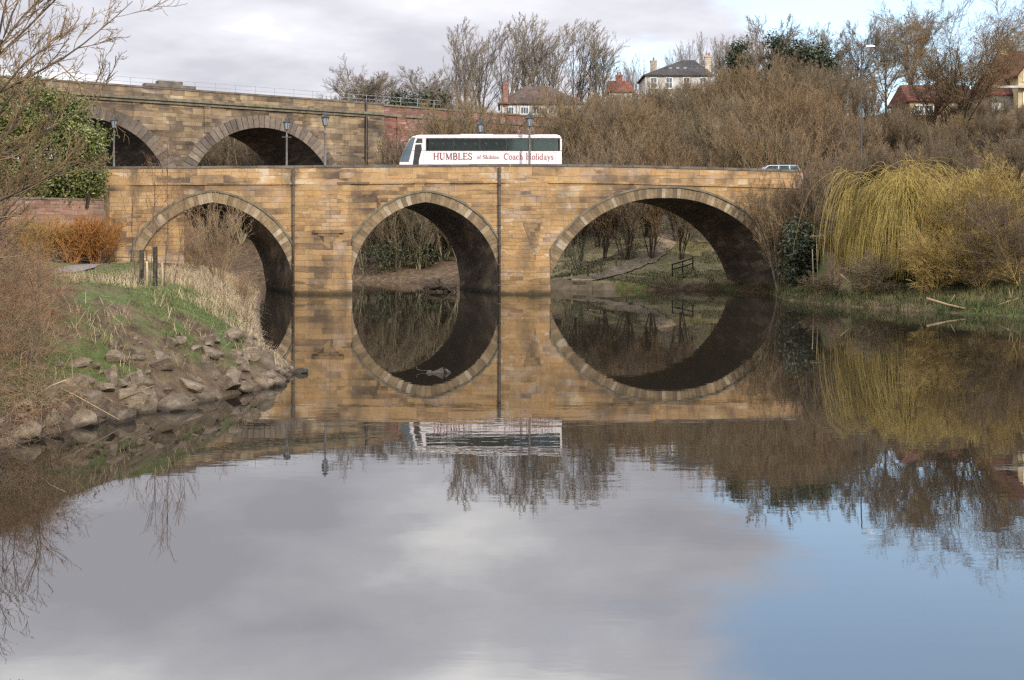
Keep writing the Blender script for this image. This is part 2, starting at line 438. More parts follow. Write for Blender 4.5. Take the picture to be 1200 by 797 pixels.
c = s.mix(s.math('MULTIPLY', ap, .8), c, s.ramp(s.noise(v, 1.4, 6, .7), [(.32, (.10, .095, .04)), (.5, (.21, .175, .09)), (.68, (.28, .22, .14))]))
md = s.ramp(s.noise(v, 4., 5), [(.35, (.06, .043, .029)), (.65, (.15, .108, .074))])
c = s.mix(s.rng(am, .2, .8), c, md)
s.bump(s.noise(v, 7., 6, .7), .09)
s.out(c, .95, .1)
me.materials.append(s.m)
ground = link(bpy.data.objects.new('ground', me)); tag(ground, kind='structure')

# river surface
s = NT('river_water')
v = s.pos(); x, y, z = s.xyz(v)
calm = s.noise(v, .07, 3)
band = s.math('MULTIPLY', s.rng(y, 17.5, 22.5), s.rng(y, 27, 33, 1, 0))
amp = s.math('ADD', s.math('ADD', .30, s.math('MULTIPLY', s.rng(calm, .46, .60), 1.0)), s.math('MULTIPLY', band, .5))
h1 = s.noise(s.comb(s.math('MULTIPLY', x, .45), s.math('MULTIPLY', y, 1.1), 0.), 2.4, 3, .5)
h2 = s.noise(s.comb(s.math('MULTIPLY', x, .35), s.math('MULTIPLY', y, .6), 4.), .8, 2, .5)
hh = s.math('ADD', s.math('MULTIPLY', h1, .35), h2)
s.bump(s.math('MULTIPLY', hh, amp), .003, 1.0)
s.out((.016, .013, .009), .01, .5)
s.p.inputs['IOR'].default_value = 2.9
wg = steps((-260, -60, 40), (-60, 60, 4), (60, 120, 20)); wy = steps((-60, 0, 20), (0, 130, 4), (130, 260, 20))
WX, WY = np.meshgrid(wg, wy); idx = np.arange(WX.size).reshape(WX.shape)
quads = np.stack([idx[:-1, :-1], idx[:-1, 1:], idx[1:, 1:], idx[1:, :-1]], -1).reshape(-1, 4)
me = mesh_np('river_water', np.stack([WX.ravel(), WY.ravel(), WX.ravel() * 0], -1), quads, s.m, True)
tag(link(bpy.data.objects.new('water', me)), kind='structure')

# tarmac path on the left bank, draped over the grass
def drape(name, line, width, mat, lift, zf=None, hug=False):
    pts = []
    for (ax, ay), (bx, by) in zip(line[:-1], line[1:]):
        n = max(2, int(math.hypot(bx - ax, by - ay) / .5))
        pts += [(lerp(ax, bx, i / n), lerp(ay, by, i / n)) for i in range(n)]
    pts.append(line[-1]); pts = np.array(pts)
    for _ in range(12): pts[1:-1] = (pts[:-2] + 2 * pts[1:-1] + pts[2:]) / 4
    t = np.gradient(pts, axis=0); t /= np.linalg.norm(t, axis=1, keepdims=True); nrm = np.stack([-t[:, 1], t[:, 0]], -1)
    k = 7; rows = []
    for j in range(k):
        o = (j / (k - 1) - .5) * width
        q = pts + nrm * o
        zz = terrain(q[:, 0], q[:, 1]) if zf is None else zf(q[:, 0])
        rows.append(np.stack([q[:, 0], q[:, 1], zz], -1))
    A = np.stack(rows, 1)
    if zf is None:
        mz = A[:, :, 2].max(axis=1, keepdims=True)
        for _ in range(30): mz[1:-1] = (mz[:-2] + mz[1:-1] * 2 + mz[2:]) / 4
    if zf is None: A[:, :, 2] = A[:, :, 2] + lift if hug else mz + lift
    else: A[:, :, 2] += lift
    n = len(pts); ii = np.arange(n * k).reshape(n, k)
    q = np.stack([ii[:-1, :-1], ii[1:, :-1], ii[1:, 1:], ii[:-1, 1:]], -1).reshape(-1, 4)
    o = link(bpy.data.objects.new(name, mesh_np(name, A.reshape(-1, 3), q, mat, True)))
    return tag(o, kind='structure')
drape('path', [(-34, 46), (-26.5, 50), (-23.6, 56), (-24.2, 64), (-26.5, 73), (-28.4, 79), (-29.3, 84)], 1.9, M['pathm'], .02)
M['dirt'] = mottled('trodden_dirt', (.15, .115, .075), (.26, .205, .14), 1.5, .95, .1, .02)
drape('path', [(5, 99.2), (7.5, 100.5), (10.5, 104), (13.2, 108.5), (15.5, 114.5)], 2.0, M['dirt'], .09, None, True)
rx = [21.7, 26, 32, 38, 45, 52, 60]
drape('road', [(a, float(road_y(a))) for a in rx], 6.6, M['asphalt'], .02, road_z)
rx = [-60, -50, -40, -34.1]
drape('road', [(a, 93.6) for a in rx], 6.6, M['asphalt'], .02, road_z)

# ------------------------------------------------------------------ the stone road bridge
YF, YB = 89.0, 98.2
def htop(x): return float(np.interp(x, [-60, -28.6, -16.2, 0, 7.6, 15.9, 21.6], [9.3, 9.53, 9.6, 9.72, 9.66, 9.44, 9.28]))
class Arch:
    def __init__(s, x0, a, h0, rise, xl, xr, dx): s.x0, s.a, s.h0, s.rise, s.xl, s.xr, s.dx = x0, a, h0, rise, xl, xr, dx; s.e = (rise * rise - a * a) / (2 * a); s.R = a + s.e
    def h(s, x): return s.h0 + math.sqrt(max(0., s.R ** 2 - (abs(x - s.x0) + s.e) ** 2))
    def curve(s, n=48):
        """points with outward normals, from the left springing over the apex to the right one"""
        am = math.acos(max(-1, min(1, s.e / s.R)))
        L = [(s.x0 + s.e - s.R * math.cos(am * i / n), s.h0 + s.R * math.sin(am * i / n), -math.cos(am * i / n), math.sin(am * i / n)) for i in range(n + 1)]
        Rr = [(2 * s.x0 - x, z, -nx, nz) for x, z, nx, nz in reversed(L[:-1])]
        return L + Rr
def arched_wall(mb, y, x0, x1, arches, zb, zt, shift=0.):
    """flat wall face in the plane y with arch openings"""
    cur = x0
    def strip(xs_, bot):
        vs = []; 
        for x in xs_: vs += [(x, y, bot(x)), (x, y, zt(x))]
        mb.add(vs, [(2 * i, 2 * i + 2, 2 * i + 3, 2 * i + 1) for i in range(len(xs_) - 1)])
    for A in arches:
        d = A.dx * shift
        strip(np.linspace(cur, A.xl + d, 6), lambda x: zb)
        strip(np.linspace(A.xl + d, A.xr + d, 72), lambda x: max(zb, A.h(x - d)))
        cur = A.xr + d
    strip(np.linspace(cur, x1, 6), lambda x: zb)
def barrel(mb, A, y0, y1, zb, n=40):
    xs_ = [A.xl, *np.linspace(A.xl, A.xr, n), A.xr]; zs = [zb, *[max(zb, A.h(x)) for x in np.linspace(A.xl, A.xr, n)], zb]
    rows = 8; vs = []
    for r in range(rows + 1):
        t = r / rows; vs += [(x + A.dx * t, lerp(y0, y1, t), z) for x, z in zip(xs_, zs)]
    k = len(xs_)
    mb.add(vs, [(r * k + i, r * k + i + 1, (r + 1) * k + i + 1, (r + 1) * k + i) for r in range(rows) for i in range(k - 1)])
def ring(mb, A, o0, o1, y0, y1, blocks, lo, hi, gap=.006, zmin=-1.2, rnd=None):
    """voussoirs of an arch: wedge stones o0..o1 outside the intrados"""
    c = A.curve(200); n = len(c) - 1
    arc = [0]
    for p, q in zip(c[:-1], c[1:]): arc.append(arc[-1] + math.hypot(q[0] - p[0], q[1] - p[1]))
    def at(sv, o):
        i = min(max(np.searchsorted(arc, sv) - 1, 0), n - 1); t = (sv - arc[i]) / (arc[i + 1] - arc[i])
        p = [lerp(a, b, t) for a, b in zip(c[i], c[i + 1])]
        return min(max(p[0] + p[2] * o, lo), hi), p[1] + p[3] * o
    L = arc[-1] / blocks
    for b in range(blocks):
        s0, s1 = b * L + gap, (b + 1) * L - gap
        mb.cur = rnd() if rnd else .5
        j = (random.random() - .5) * .04 if rnd else 0
        q = [at(s0, o0), at(s0, o1), at(s1, o1), at(s1, o0)]
        if max(z for _, z in q) < zmin or abs(q[1][0] - q[2][0]) + abs(q[0][0] - q[3][0]) < .004 and abs(q[0][0] - q[1][0]) < .02: continue
        mb.add([(x, y0 + j, z) for x, z in q] + [(x, y1, z) for x, z in q], [(0, 1, 2, 3), (7, 6, 5, 4), (0, 4, 5, 1), (1, 5, 6, 2), (2, 6, 7, 3), (3, 7, 4, 0)])

A1 = Arch(-22.25, 6.05, .06, 6.80, -28.3, -16.2, -4.0)
A2 = Arch(-6.42, 5.52, .7, 6.18, -11.9, -.89, -3.4)
A3 = Arch(11.42, 9.0, -1.5, 8.68, 2.86, 20.36, -2.4)
AR = [A1, A2, A3]
bridge = empty('stone_bridge', (0, 0, 0))
tag(bridge, 'weathered yellow sandstone road bridge with three pointed arches across the river', 'bridge')
mb = MB()
zt = lambda x: htop(x) - 1.30
arched_wall(mb, YF, -33.5, 21.6, AR, -2.2, zt)
arched_wall(mb, YB, -33.5, 21.6, AR, -2.2, zt, 1)
mb.add([(21.6, YF, -2.2), (21.6, YB, -2.2), (21.6, YB, zt(21.6)), (21.6, YF, zt(21.6)), (-33.5, YF, -2.2), (-33.5, YB, -2.2), (-33.5, YB, zt(-33.5)), (-33.5, YF, zt(-33.5))], [(0, 1, 2, 3), (4, 5, 6, 7)])
mb.build('spandrel_wall', M['stone'], bridge)
for A in AR:
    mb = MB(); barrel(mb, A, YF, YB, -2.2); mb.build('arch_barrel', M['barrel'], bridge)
for A, nb, lo, hi, th in ((A1, 58, -28.6, -16.2, .76), (A2, 54, -11.9, -.89, .74), (A3, 100, 2.86, 21.2, .74)):
    mb = MB(); ring(mb, A, -.01, th, YF - .06, YF + .25, nb, lo, hi, rnd=lambda: random.betavariate(2, 2)); rg = mb.build('arch_ring', M['ring'], bridge, attr=True)
    mb = MB(); ring(mb, A, th + .01, th + .16, YF - .15, YF + .1, 60, lo, hi, gap=0.); mb.build('hood_mould', M['hood'], rg)
def runs(x0, x1, n=28): return [float(a) for a in np.linspace(x0, x1, n)]
def longbox(mb, x0, x1, y0, y1, zlo, zhi, n=28):
    mb.loft([[(x, y0, zlo(x)), (x, y1, zlo(x)), (x, y1, zhi(x)), (x, y0, zhi(x))] for x in runs(x0, x1, n)])
for ya, yb, out_ in ((YF, YF + .42, -1), (YB - .42, YB, 1)):
    mb = MB(); longbox(mb, -46, 21.6, ya, yb, lambda x: htop(x) - 1.30, lambda x: htop(x) - .20); pp = mb.build('parapet', M['parapet'], bridge)
    mb = MB()
    x = -46.0
    while x < 21.6:                      # coping slabs, joints left open
        x2 = min(21.65, x + random.uniform(1.1, 1.9))
        zj = random.uniform(-.012, .012)
        mb.loft([[(q, ya - .05, htop(q) - .195 + zj), (q, yb + .05, htop(q) - .195 + zj), (q, yb + .05, htop(q) + zj), (q, ya - .05, htop(q) + zj)] for q in (x + .006, x2 - .006)]); x = x2
    mb.build('coping', M['coping'], pp, bevel=.02)
mb = MB(); longbox(mb, -33.5, 21.6, YF - .10, YF + .05, lambda x: htop(x) - 1.42, lambda x: htop(x) - 1.27); mb.build('string_course', M['stone'], bridge)
mb = MB(); longbox(mb, -33.5, 21.6, YF + 2.0, YB - 2.0, lambda x: htop(x) - 1.6, lambda x: float(road_z(x)), 28); mb.build('roadway', M['asphalt'], bridge)
mb = MB()
for ya, yb in ((YF + .43, YF + 1.99), (YB - 1.99, YB - .43)): longbox(mb, -33.5, 21.6, ya, yb, lambda x: htop(x) - 1.6, lambda x: float(road_z(x)) + .13, 28)
mb.build('pavement', M['concrete'], bridge)
# pier cutwaters: pointed at the river, spreading to a flat front higher up
M['sootstone'] = masonry('sooty_stone', [(a, tuple(c * .66 for c in b)) for a, b in STONE], .5, .3, stain=.85)
def cutwater(xa, xb, f0, f1, xn, zl, zh, dn, dt, top):
    mb = MB()
    def tri(z): return [(xa, YF + .01, z), (xn - .05, YF - dn, z), (xn + .05, YF - dn, z), (xb, YF + .01, z)]
    def tra(z): return [(xa, YF + .01, z), (f0, YF - dt, z), (f1, YF - dt, z), (xb, YF + .01, z)]
    mb.loft([tri(-2.2), tri(zl), tra(zh), tra(top)])
    o = mb.build('cutwater', M['stone'], bridge)
    w_ = (f1 - f0) / 2
    mb = MB(); mb.loft([[(xn - .03, YF - dn - .02, zl - .1), (xn, YF - dn - .025, zl - .1), (xn + .03, YF - dn - .02, zl - .1)], [(f0 + .1, YF - dt - .03, zh + .05), (xn, YF - dt - .05, zh + .05), (f1 - .1, YF - dt - .03, zh + .05)], [(f0 + .12, YF - dt + .01, zh + .12), (xn, YF - dt + .01, zh + .12), (f1 - .12, YF - dt + .01, zh + .12)]]); mb.build('cap', M['sootstone'], o)
    mb = MB(); mb.loft([[(xa - .05, YF, z), (xn, YF - dn - .18, z), (xb + .05, YF, z)] for z in (-2.2, .14)]); mb.build('footing', M['stone'], o)
    return o
cutwater(-.80, 2.85, .7, 2.25, 1.72, 2.7, 5.3, .75, .22, htop(1) - 1.43)
c1 = cutwater(-16.15, -11.93, -14.6, -12.7, -13.6, 3.4, 4.6, .6, .22, htop(-14) - 1.43)
mb = MB(); mb.box(-14.75, -12.5, YF - .42, YF - .05, 4.55, 4.8); mb.box(-14.4, -12.85, YF - .36, YF - .05, 4.32, 4.548); mb.build('ledge', M['sootstone'], c1)
cutwater(-30.2, -28.35, -29.9, -28.7, -29.3, 2.8, 5.6, .7, .28, htop(-29) - 1.43)
for x in (-16.27, -.93):
    mb = MB(); mb.tube([(x, YF - .13, -.5), (x, YF - .13, htop(x) - .25)], .095, 8)
    for z in np.arange(.6, 9.2, 1.5): mb.tube([(x, YF - .13, z), (x, YF - .13, z + .12)], .125, 8)
    mb.build('drainpipe', M['pipe'], bridge, True)
# walling-up inside the left side of the left arch
xs_ = np.linspace(-28.28, -24.55, 14)
mb = MB(); mb.loft([[(x, YF + .35, -.5), (x, YF + 6, -.5), (x, YF + 6, A1.h(x) - .01), (x, YF + .35, A1.h(x) - .01)] for x in xs_]); mb.build('infill_wall', M['stone'], bridge)

# retaining wall at the bridge foot
wl = empty('retaining_wall', (-30.2, 88.3, 0), math.atan2(-.52, -1))
tag(wl, 'low red sandstone retaining wall with pale coping left of the bridge', 'wall')
mb = MB(); mb.box(0, 26, -.25, .25, 1, 6.95); mb.build('wall', M['redwall'], wl)
mb = MB()
for i in range(18): mb.box(i * 1.44 + .01, i * 1.44 + 1.43, -.32, .32, 6.955, 7.12 + random.uniform(-.02, .02))
mb.build('coping', M['concrete'], wl, bevel=.02)

# ------------------------------------------------------------------ railway viaduct
VA = math.atan2(.563, .827)
via = empty('railway_viaduct', (-41, 123, 0), VA)
tag(via, 'tall sooty stone railway viaduct with red brick spans behind the road bridge', 'viaduct')
VT = 20.15
Rv = 8.75
def varch(s0, r=Rv, h0=7.75): return Arch(s0, r, h0, r, s0 - r, s0 + r, -3.0)
va = [varch(-40.5), varch(-21.6), varch(-2.75), varch(16.4)]
mb = MB(); arched_wall(mb, 0, -80, 31.3, va, -2.2, lambda x: VT - 1.75); arched_wall(mb, 9, -80, 31.3, va, -2.2, lambda x: VT - 1.75, 1); mb.build('spandrel_wall', M['vstone'], via)
for A in va:
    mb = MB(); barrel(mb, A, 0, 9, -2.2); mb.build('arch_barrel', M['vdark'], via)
    mb = MB(); ring(mb, A, -.01, 1.35, -.12, .2, 46, A.x0 - 9.5, A.x0 + 9.5, gap=.03, rnd=lambda: random.betavariate(2, 2)); mb.build('arch_ring', M['vring'], via, attr=True)
    for xx in (A.x0 + 8.75 - 1.1, A.x0 + 8.75 + 2.2):
        pass
for a, zb_ in ((2.3, 16.5), (9.9, 15.6), (-16.5, 16.5), (-9.2, 15.6)):
    mb = MB(); mb.box(a - .35, a + .35, -.16, .1, zb_, VT - 1.76); mb.build('pilaster', M['vstone'], via)
mb = MB(); mb.box(-80, 31.3, -.25, .6, VT - 1.75, VT - 1.45); mb.box(-80, 31.3, -.5, .6, VT - 1.447, VT - 1.15); mb.build('cornice', M['hood'], via)
mb = MB(); mb.box(-80, 31.3, -.05, .5, VT - 1.147, VT - .2); pa = mb.build('parapet', M['vstone'], via)
mb = MB(); mb.box(-80, 31.3, -.14, .6, VT - .197, VT); mb.box(3.2, 8.6, -.2, .9, VT + .003, VT + .32); mb.box(4.6, 7.2, -.15, .85, VT + .323, VT + .7); mb.build('coping', M['coping'], pa)
mb = MB(); mb.box(-80, 31.3, .6, 9, VT - 2.2, VT - 1.6); mb.build('track_bed', M['coping'], via)
mb = MB(); mb.box(29.1, 31.2, -.3, .1, 4, VT - 1.76); mb.build('pilaster', M['vstone'], via)
mb = MB(); mb.tube([(28.9, -.3, 4), (28.9, -.3, VT + .1)], .12, 8); mb.build('drainpipe', M['pipe'], via)
vb = [varch(40 + i * 12.2, 5.0, 7.5) for i in range(6)]
mb = MB(); arched_wall(mb, .5, 31.3, 112, vb, -2, lambda x: VT - .25); arched_wall(mb, 8.5, 31.3, 112, vb, -2, lambda x: VT - .25, 1); mb.build('brick_wall', M['brick'], via)
for A in vb:
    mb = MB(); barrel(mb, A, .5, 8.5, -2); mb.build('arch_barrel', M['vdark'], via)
for i in range(7):
    mb = MB(); mb.box(33.3 + i * 12.2, 34.5 + i * 12.2, .28, .6, 2, VT - 1.46); mb.build('pilaster', M['brick'], via)
mb = MB(); mb.box(31.3, 112, .25, .7, VT - 1.45, VT - 1.15); mb.box(31.3, 112, .35, 1.0, VT - .247, VT - .05); mb.build('cornice', M['hood'], via)
mb = MB()
for a in np.arange(-60, 40, 2.3): mb.box(a - .025, a + .025, 1.2, 1.25, VT - 1.7, VT + 1.0)
for z in (VT + .97, VT + .5): mb.tube([(-60, 1.22, z), (40, 1.22, z)], .022, 5)
mb.build('railing', M['rail'], via)
# ------------------------------------------------------------------ lettering: a small serif alphabet drawn as strokes
def arc_(cx, cy, rx, ry, a0, a1, n=10): return [(cx + rx * math.cos(R(a0 + (a1 - a0) * i / n)), cy + ry * math.sin(R(a0 + (a1 - a0) * i / n))) for i in range(n + 1)]
TK, TN, SF = .17, .085, .06
def sv(x, y, w=.17): return (SF, [(x - w, y), (x + w, y)])
GL = {
 'H': (.98, [(TK, [(.2, 0), (.2, 1)]), (TK, [(.78, 0), (.78, 1)]), (TN, [(.2, .52), (.78, .52)])] + [sv(x, y) for x in (.2, .78) for y in (.03, .97)]),
 'U': (.96, [(TK, [(.2, 1), (.2, .3)] + arc_(.48, .3, .28, .27, 180, 270)), (TN, arc_(.48, .3, .28, .27, 270, 360) + [(.76, .3), (.76, 1)]), sv(.2, .97), sv(.76, .97, .13)]),
 'M': (1.15, [(TN, [(.2, 0), (.2, 1)]), (TK, [(.2, 1), (.56, .05)]), (TN, [(.56, .05), (.92, 1)]), (TK, [(.95, 0), (.95, 1)]), sv(.2, .03, .13), sv(.95, .03), sv(.16, .97, .12), sv(.97, .97, .15)]),
 'B': (.84, [(TK, [(.2, 0), (.2, 1)]), (TN, [(.05, .97), (.4, .97)]), (TN, [(.2, .53), (.45, .53)]), (TN, [(.05, .03), (.42, .03)]), (TK * .9, arc_(.4, .75, .24, .22, 90, -90)), (TK, arc_(.42, .28, .3, .25, 90, -90))]),
 'L': (.78, [(TK, [(.2, 0), (.2, 1)]), sv(.2, .97), (TN, [(.05, .03), (.72, .03)]), (TN, [(.71, .03), (.71, .26)])]),
 'E': (.82, [(TK, [(.2, 0), (.2, 1)]), (TN, [(.05, .97), (.7, .97)]), (TN, [(.2, .52), (.55, .52)]), (TN, [(.05, .03), (.74, .03)]), (TN, [(.7, .97), (.7, .76)]), (TN, [(.74, .03), (.74, .26)]), (TN, [(.55, .4), (.55, .64)])]),
 'S': (.74, [(TN, arc_(.36, .74, .24, .23, 20, 90)), (TK * .85, arc_(.36, .74, .24, .23, 90, 200) + [(.25, .6), (.5, .42)]), (TK * .85, [(.5, .42)] + arc_(.36, .26, .26, .24, 30, -90)), (TN, arc_(.36, .26, .26, .24, -90, -165)), (TN, [(.6, .72), (.6, .97)]), (TN, [(.11, .03), (.11, .3)])]),
 'C': (.86, [(TN, arc_(.48, .5, .36, .47, 35, 90)), (TK, arc_(.48, .5, .36, .47, 90, 270, 14)), (TN, arc_(.48, .5, .36, .47, 270, 320)), (TN, [(.79, .7), (.79, .97)])]),
 'o': (.62, [(TN * 1.3, arc_(.31, .32, .22, .29, 60, 120)), (TK * .8, arc_(.31, .32, .22, .29, 120, 240)), (TN * 1.3, arc_(.31, .32, .22, .29, 240, 300)), (TK * .8, arc_(.31, .32, .22, .29, 300, 420))]),
 'a': (.58, [(TK * .8, [(.4, .03), (.4, .45)]), (TN, arc_(.27, .45, .14, .17, 0, 170)), (TK * .6, arc_(.25, .18, .15, .16, 90, 290)), (TN, [(.25, .35), (.4, .4)]), (TN, [(.4, .04), (.56, .04)])]),
 'c': (.54, [(TN, arc_(.3, .32, .2, .29, 30, 100)), (TK * .8, arc_(.3, .32, .2, .29, 100, 260)), (TN, arc_(.3, .32, .2, .29, 260, 330))]),
 'h': (.68, [(TK * .8, [(.17, 0), (.17, 1)]), (TN, arc_(.33, .42, .17, .18, 170, 60)), (TK * .8, [(.5, .48), (.5, 0)]), sv(.17, .03, .14), sv(.5, .03, .14), (SF, [(.04, .97), (.17, .97)])]),
 'l': (.34, [(TK * .8, [(.17, 0), (.17, 1)]), sv(.17, .03, .14), (SF, [(.04, .97), (.17, .97)])]),
 'i': (.34, [(TK * .8, [(.17, 0), (.17, .6)]), (TK, [(.17, .78), (.17, .93)]), sv(.17, .03, .14), (SF, [(.04, .58), (.17, .58)])]),
 'd': (.66, [(TK * .8, [(.48, 0), (.48, 1)]), (TK * .8, arc_(.28, .31, .2, .28, 100, 260)), (TN, [(.25, .59), (.48, .55)]), (TN, [(.25, .03), (.48, .1)]), (SF, [(.35, .97), (.48, .97)]), (SF, [(.48, .03), (.62, .03)])]),
 'y': (.62, [(TK * .8, [(.12, .6), (.33, .05)]), (TN, [(.52, .6), (.22, -.24)]), (TN * 1.3, [(.22, -.24), (.1, -.22)]), sv(.12, .58, .12), sv(.52, .58, .1)]),
 's': (.48, [(TN, arc_(.24, .47, .14, .13, 20, 90)), (TK * .7, arc_(.24, .47, .14, .13, 90, 200) + [(.33, .25)]), (TK * .7, arc_(.24, .16, .15, .13, 50, -90)), (TN, arc_(.24, .16, .15, .13, -90, -170))]),
 'f': (.42, [(TK * .8, [(.17, 0), (.17, .78)]), (TN * 1.2, arc_(.3, .78, .13, .19, 180, 30)), (TN, [(.03, .58), (.34, .58)]), sv(.17, .03, .14)]),
 'n': (.68, [(TK * .8, [(.17, 0), (.17, .6)]), (TN, arc_(.33, .42, .17, .18, 170, 60)), (TK * .8, [(.5, .48), (.5, 0)]), sv(.17, .03, .14), sv(.5, .03, .14), (SF, [(.04, .58), (.17, .58)])]),
 ' ': (.4, []),
}
def write(mb, text, x0, x1, z0, height, y):
    """letters facing -y, running +x, fitted between x0 and x1"""
    tot = sum(GL[c][0] for c in text); sx = (x1 - x0) / tot; x = x0; k = 0
    for c in text:
        wd, strokes = GL[c]
        for tw, pts in strokes:
            for (ax, ay), (bx, by) in zip(pts[:-1], pts[1:]):
                dx, dy = bx - ax, by - ay; l = math.hypot(dx, dy) or 1; ux, uy = dx / l, dy / l
                e = .02 if len(pts) > 2 else 0
                ax2, ay2, bx2, by2 = ax - ux * e, ay - uy * e, bx + ux * e, by + uy * e
                q = [(ax2 - uy * tw / 2, ay2 + ux * tw / 2), (bx2 - uy * tw / 2, by2 + ux * tw / 2), (bx2 + uy * tw / 2, by2 - ux * tw / 2), (ax2 + uy * tw / 2, ay2 - ux * tw / 2)]
                k += 1; yy = y - .0002 * (k % 40)
                mb.add([(x + a * sx, yy, z0 + b * height) for a, b in q], [(3, 2, 1, 0)])
        x += wd * sx

# ------------------------------------------------------------------ the coach
M['coachwhite'] = mottled('coach_paint', (.60, .55, .55), (.66, .61, .61), .8, .3, .5)
s = NT('coach_glass'); v = s.obj()
c = s.ramp(s.noise(s.comb(s.math('MULTIPLY', s.xyz(v)[0], 1.0), s.xyz(v)[1], s.math('MULTIPLY', s.xyz(v)[2], 1.2)), 2.6, 5, .7), [(.40, (.006, .012, .010)), (.54, (.022, .04, .034)), (.63, (.08, .11, .095)), (.70, (.30, .34, .32))])
M['coachglass'] = s.out(c, .06, .5)
s = NT('tinted_glass'); t_ = s.n('ShaderNodeBsdfTransparent'); t_.inputs[0].default_value = (.44, .56, .52, 1); g_ = s.n('ShaderNodeBsdfGlossy'); g_.inputs['Roughness'].default_value = .04
x_ = s.n('ShaderNodeMixShader'); x_.inputs[0].default_value = .05; s.l(t_.outputs[0], x_.inputs[1]); s.l(g_.outputs[0], x_.inputs[2]); s.l(x_.outputs[0], s.t.nodes['Material Output'].inputs[0]); M['tint'] = s.m
M['screen'] = mottled('windscreen_glass', (.05, .075, .09), (.09, .12, .14), .7, .08, .6)
M['rubber'] = mottled('tyre_rubber', (.015, .015, .015), (.03, .03, .03), 6, .8, .2)
M['alloy'] = mottled('wheel_metal', (.35, .35, .36), (.5, .5, .5), 6, .35, .5, metal=.8)
M['redtext'] = mottled('dark_red_lettering', (.13, .02, .03), (.16, .03, .04), 3, .5)
M['pinktext'] = mottled('faded_red_lettering', (.22, .06, .07), (.27, .08, .09), 3, .5)
M['headlight'] = mottled('lamp_lens', (.6, .6, .58), (.7, .7, .68), 3, .1, .6)
M['taillight'] = mottled('rear_lamp_lens', (.3, .02, .02), (.36, .03, .03), 3, .2, .6)
M['seam'] = mottled('panel_gap', (.22, .19, .19), (.3, .27, .27), 4, .6)
def wheel(root, x, y, r, wd, side):
    mb = MB(); n = 24
    rings = [[(x + rr * math.cos(2 * math.pi * k / n), yy, r + rr * math.sin(2 * math.pi * k / n)) for k in range(n)] for rr, yy in ((r * .62, y - wd / 2), (r * .95, y - wd / 2), (r, y - wd / 2 + .03), (r, y + wd / 2 - .03), (r * .95, y + wd / 2), (r * .62, y + wd / 2))]
    mb.loft(rings); o = mb.build('wheel', M['rubber'], root, True)
    mb = MB(); q = y + side * (wd / 2 + .004)
    rings = [[(x + rr * math.cos(2 * math.pi * k / n), yy, r + rr * math.sin(2 * math.pi * k / n)) for k in range(n)] for rr, yy in ((r * .6, q), (r * .5, q - side * .05), (r * .2, q - side * .03), (r * .12, q + side * .01))]
    mb.loft(rings); mb.build('rim', M['alloy'], o, True)
coach = empty('coach', (px(468, 91.2), 91.2, 8.58))
tag(coach, 'white holiday coach with dark windows and red lettering crossing the bridge', 'coach')
prof = [(.25, .32), (.06, .5), (0, 1.0), (0, 1.4), (.10, 1.8), (.72, 3.05), (.95, 3.36), (1.5, 3.5), (12.0, 3.53), (12.32, 3.42), (12.4, 3.1), (12.4, .5), (12.3, .32)]
def clip_z(poly, z0, keep_above):
    out = []
    for (ax, az_), (bx, bz) in zip(poly, poly[1:] + poly[:1]):
        ia, ib = (az_ >= z0) == keep_above, (bz >= z0) == keep_above
        if ia: out.append((ax, az_))
        if ia != ib: t = (z0 - az_) / (bz - az_); out.append((lerp(ax, bx, t), z0))
    return out
mb = MB(); mb.prism(clip_z(prof, 2.30, False), 0, 2.5); body = mb.build('body', M['coachwhite'], coach, False, .05)
mb = MB(); mb.prism(clip_z(prof, 3.20, True), 0, 2.5); mb.build('roof', M['coachwhite'], coach, False, .06)
mb = MB(); mb.prism([(.36, 2.302), (.79, 3.198), (2.06, 3.198), (2.06, 2.302)], 0, 2.5); mb.build('body_panel', M['coachwhite'], coach)
mb = MB(); mb.box(12.26, 12.4, 0, 2.5, 2.302, 3.198); mb.build('body_panel', M['coachwhite'], coach)
mb = MB(); mb.box(2.1, 12.2, .1, 2.4, 2.303, 2.32); mb.build('floor', M['ironblack'], coach)
M['seat'] = mottled('seat_cloth', (.03, .08, .065), (.06, .13, .105), 6, .9); M['linen'] = mottled('head_cloth', (.65, .68, .66), (.75, .77, .75), 6, .9)
for k in range(12):
    for y0 in (.12, 1.42):
        mb = MB(); mb.loft([[(2.35 + k * .82 + dx_, y0, z), (2.35 + k * .82 + dx_, y0 + .95, z), (2.47 + k * .82 + dx_, y0 + .95, z), (2.47 + k * .82 + dx_, y0, z)] for z, dx_ in ((2.33, 0), (2.7, .05), (2.86, .08))]); st_ = mb.build('seat', M['seat'], coach, False, .02)
        mb = MB()
        for y1 in (.06, .54): mb.box(2.415 + k * .82, 2.57 + k * .82, y0 + y1, y0 + y1 + .34, 2.72, 2.90)
        mb.build('headrest', M['linen'], st_, False, .02)
def plate(poly, y, mat, name, parent, th=.02):
    mb = MB(); mb.prism(poly, y - th, y + .01); return mb.build(name, mat, parent)
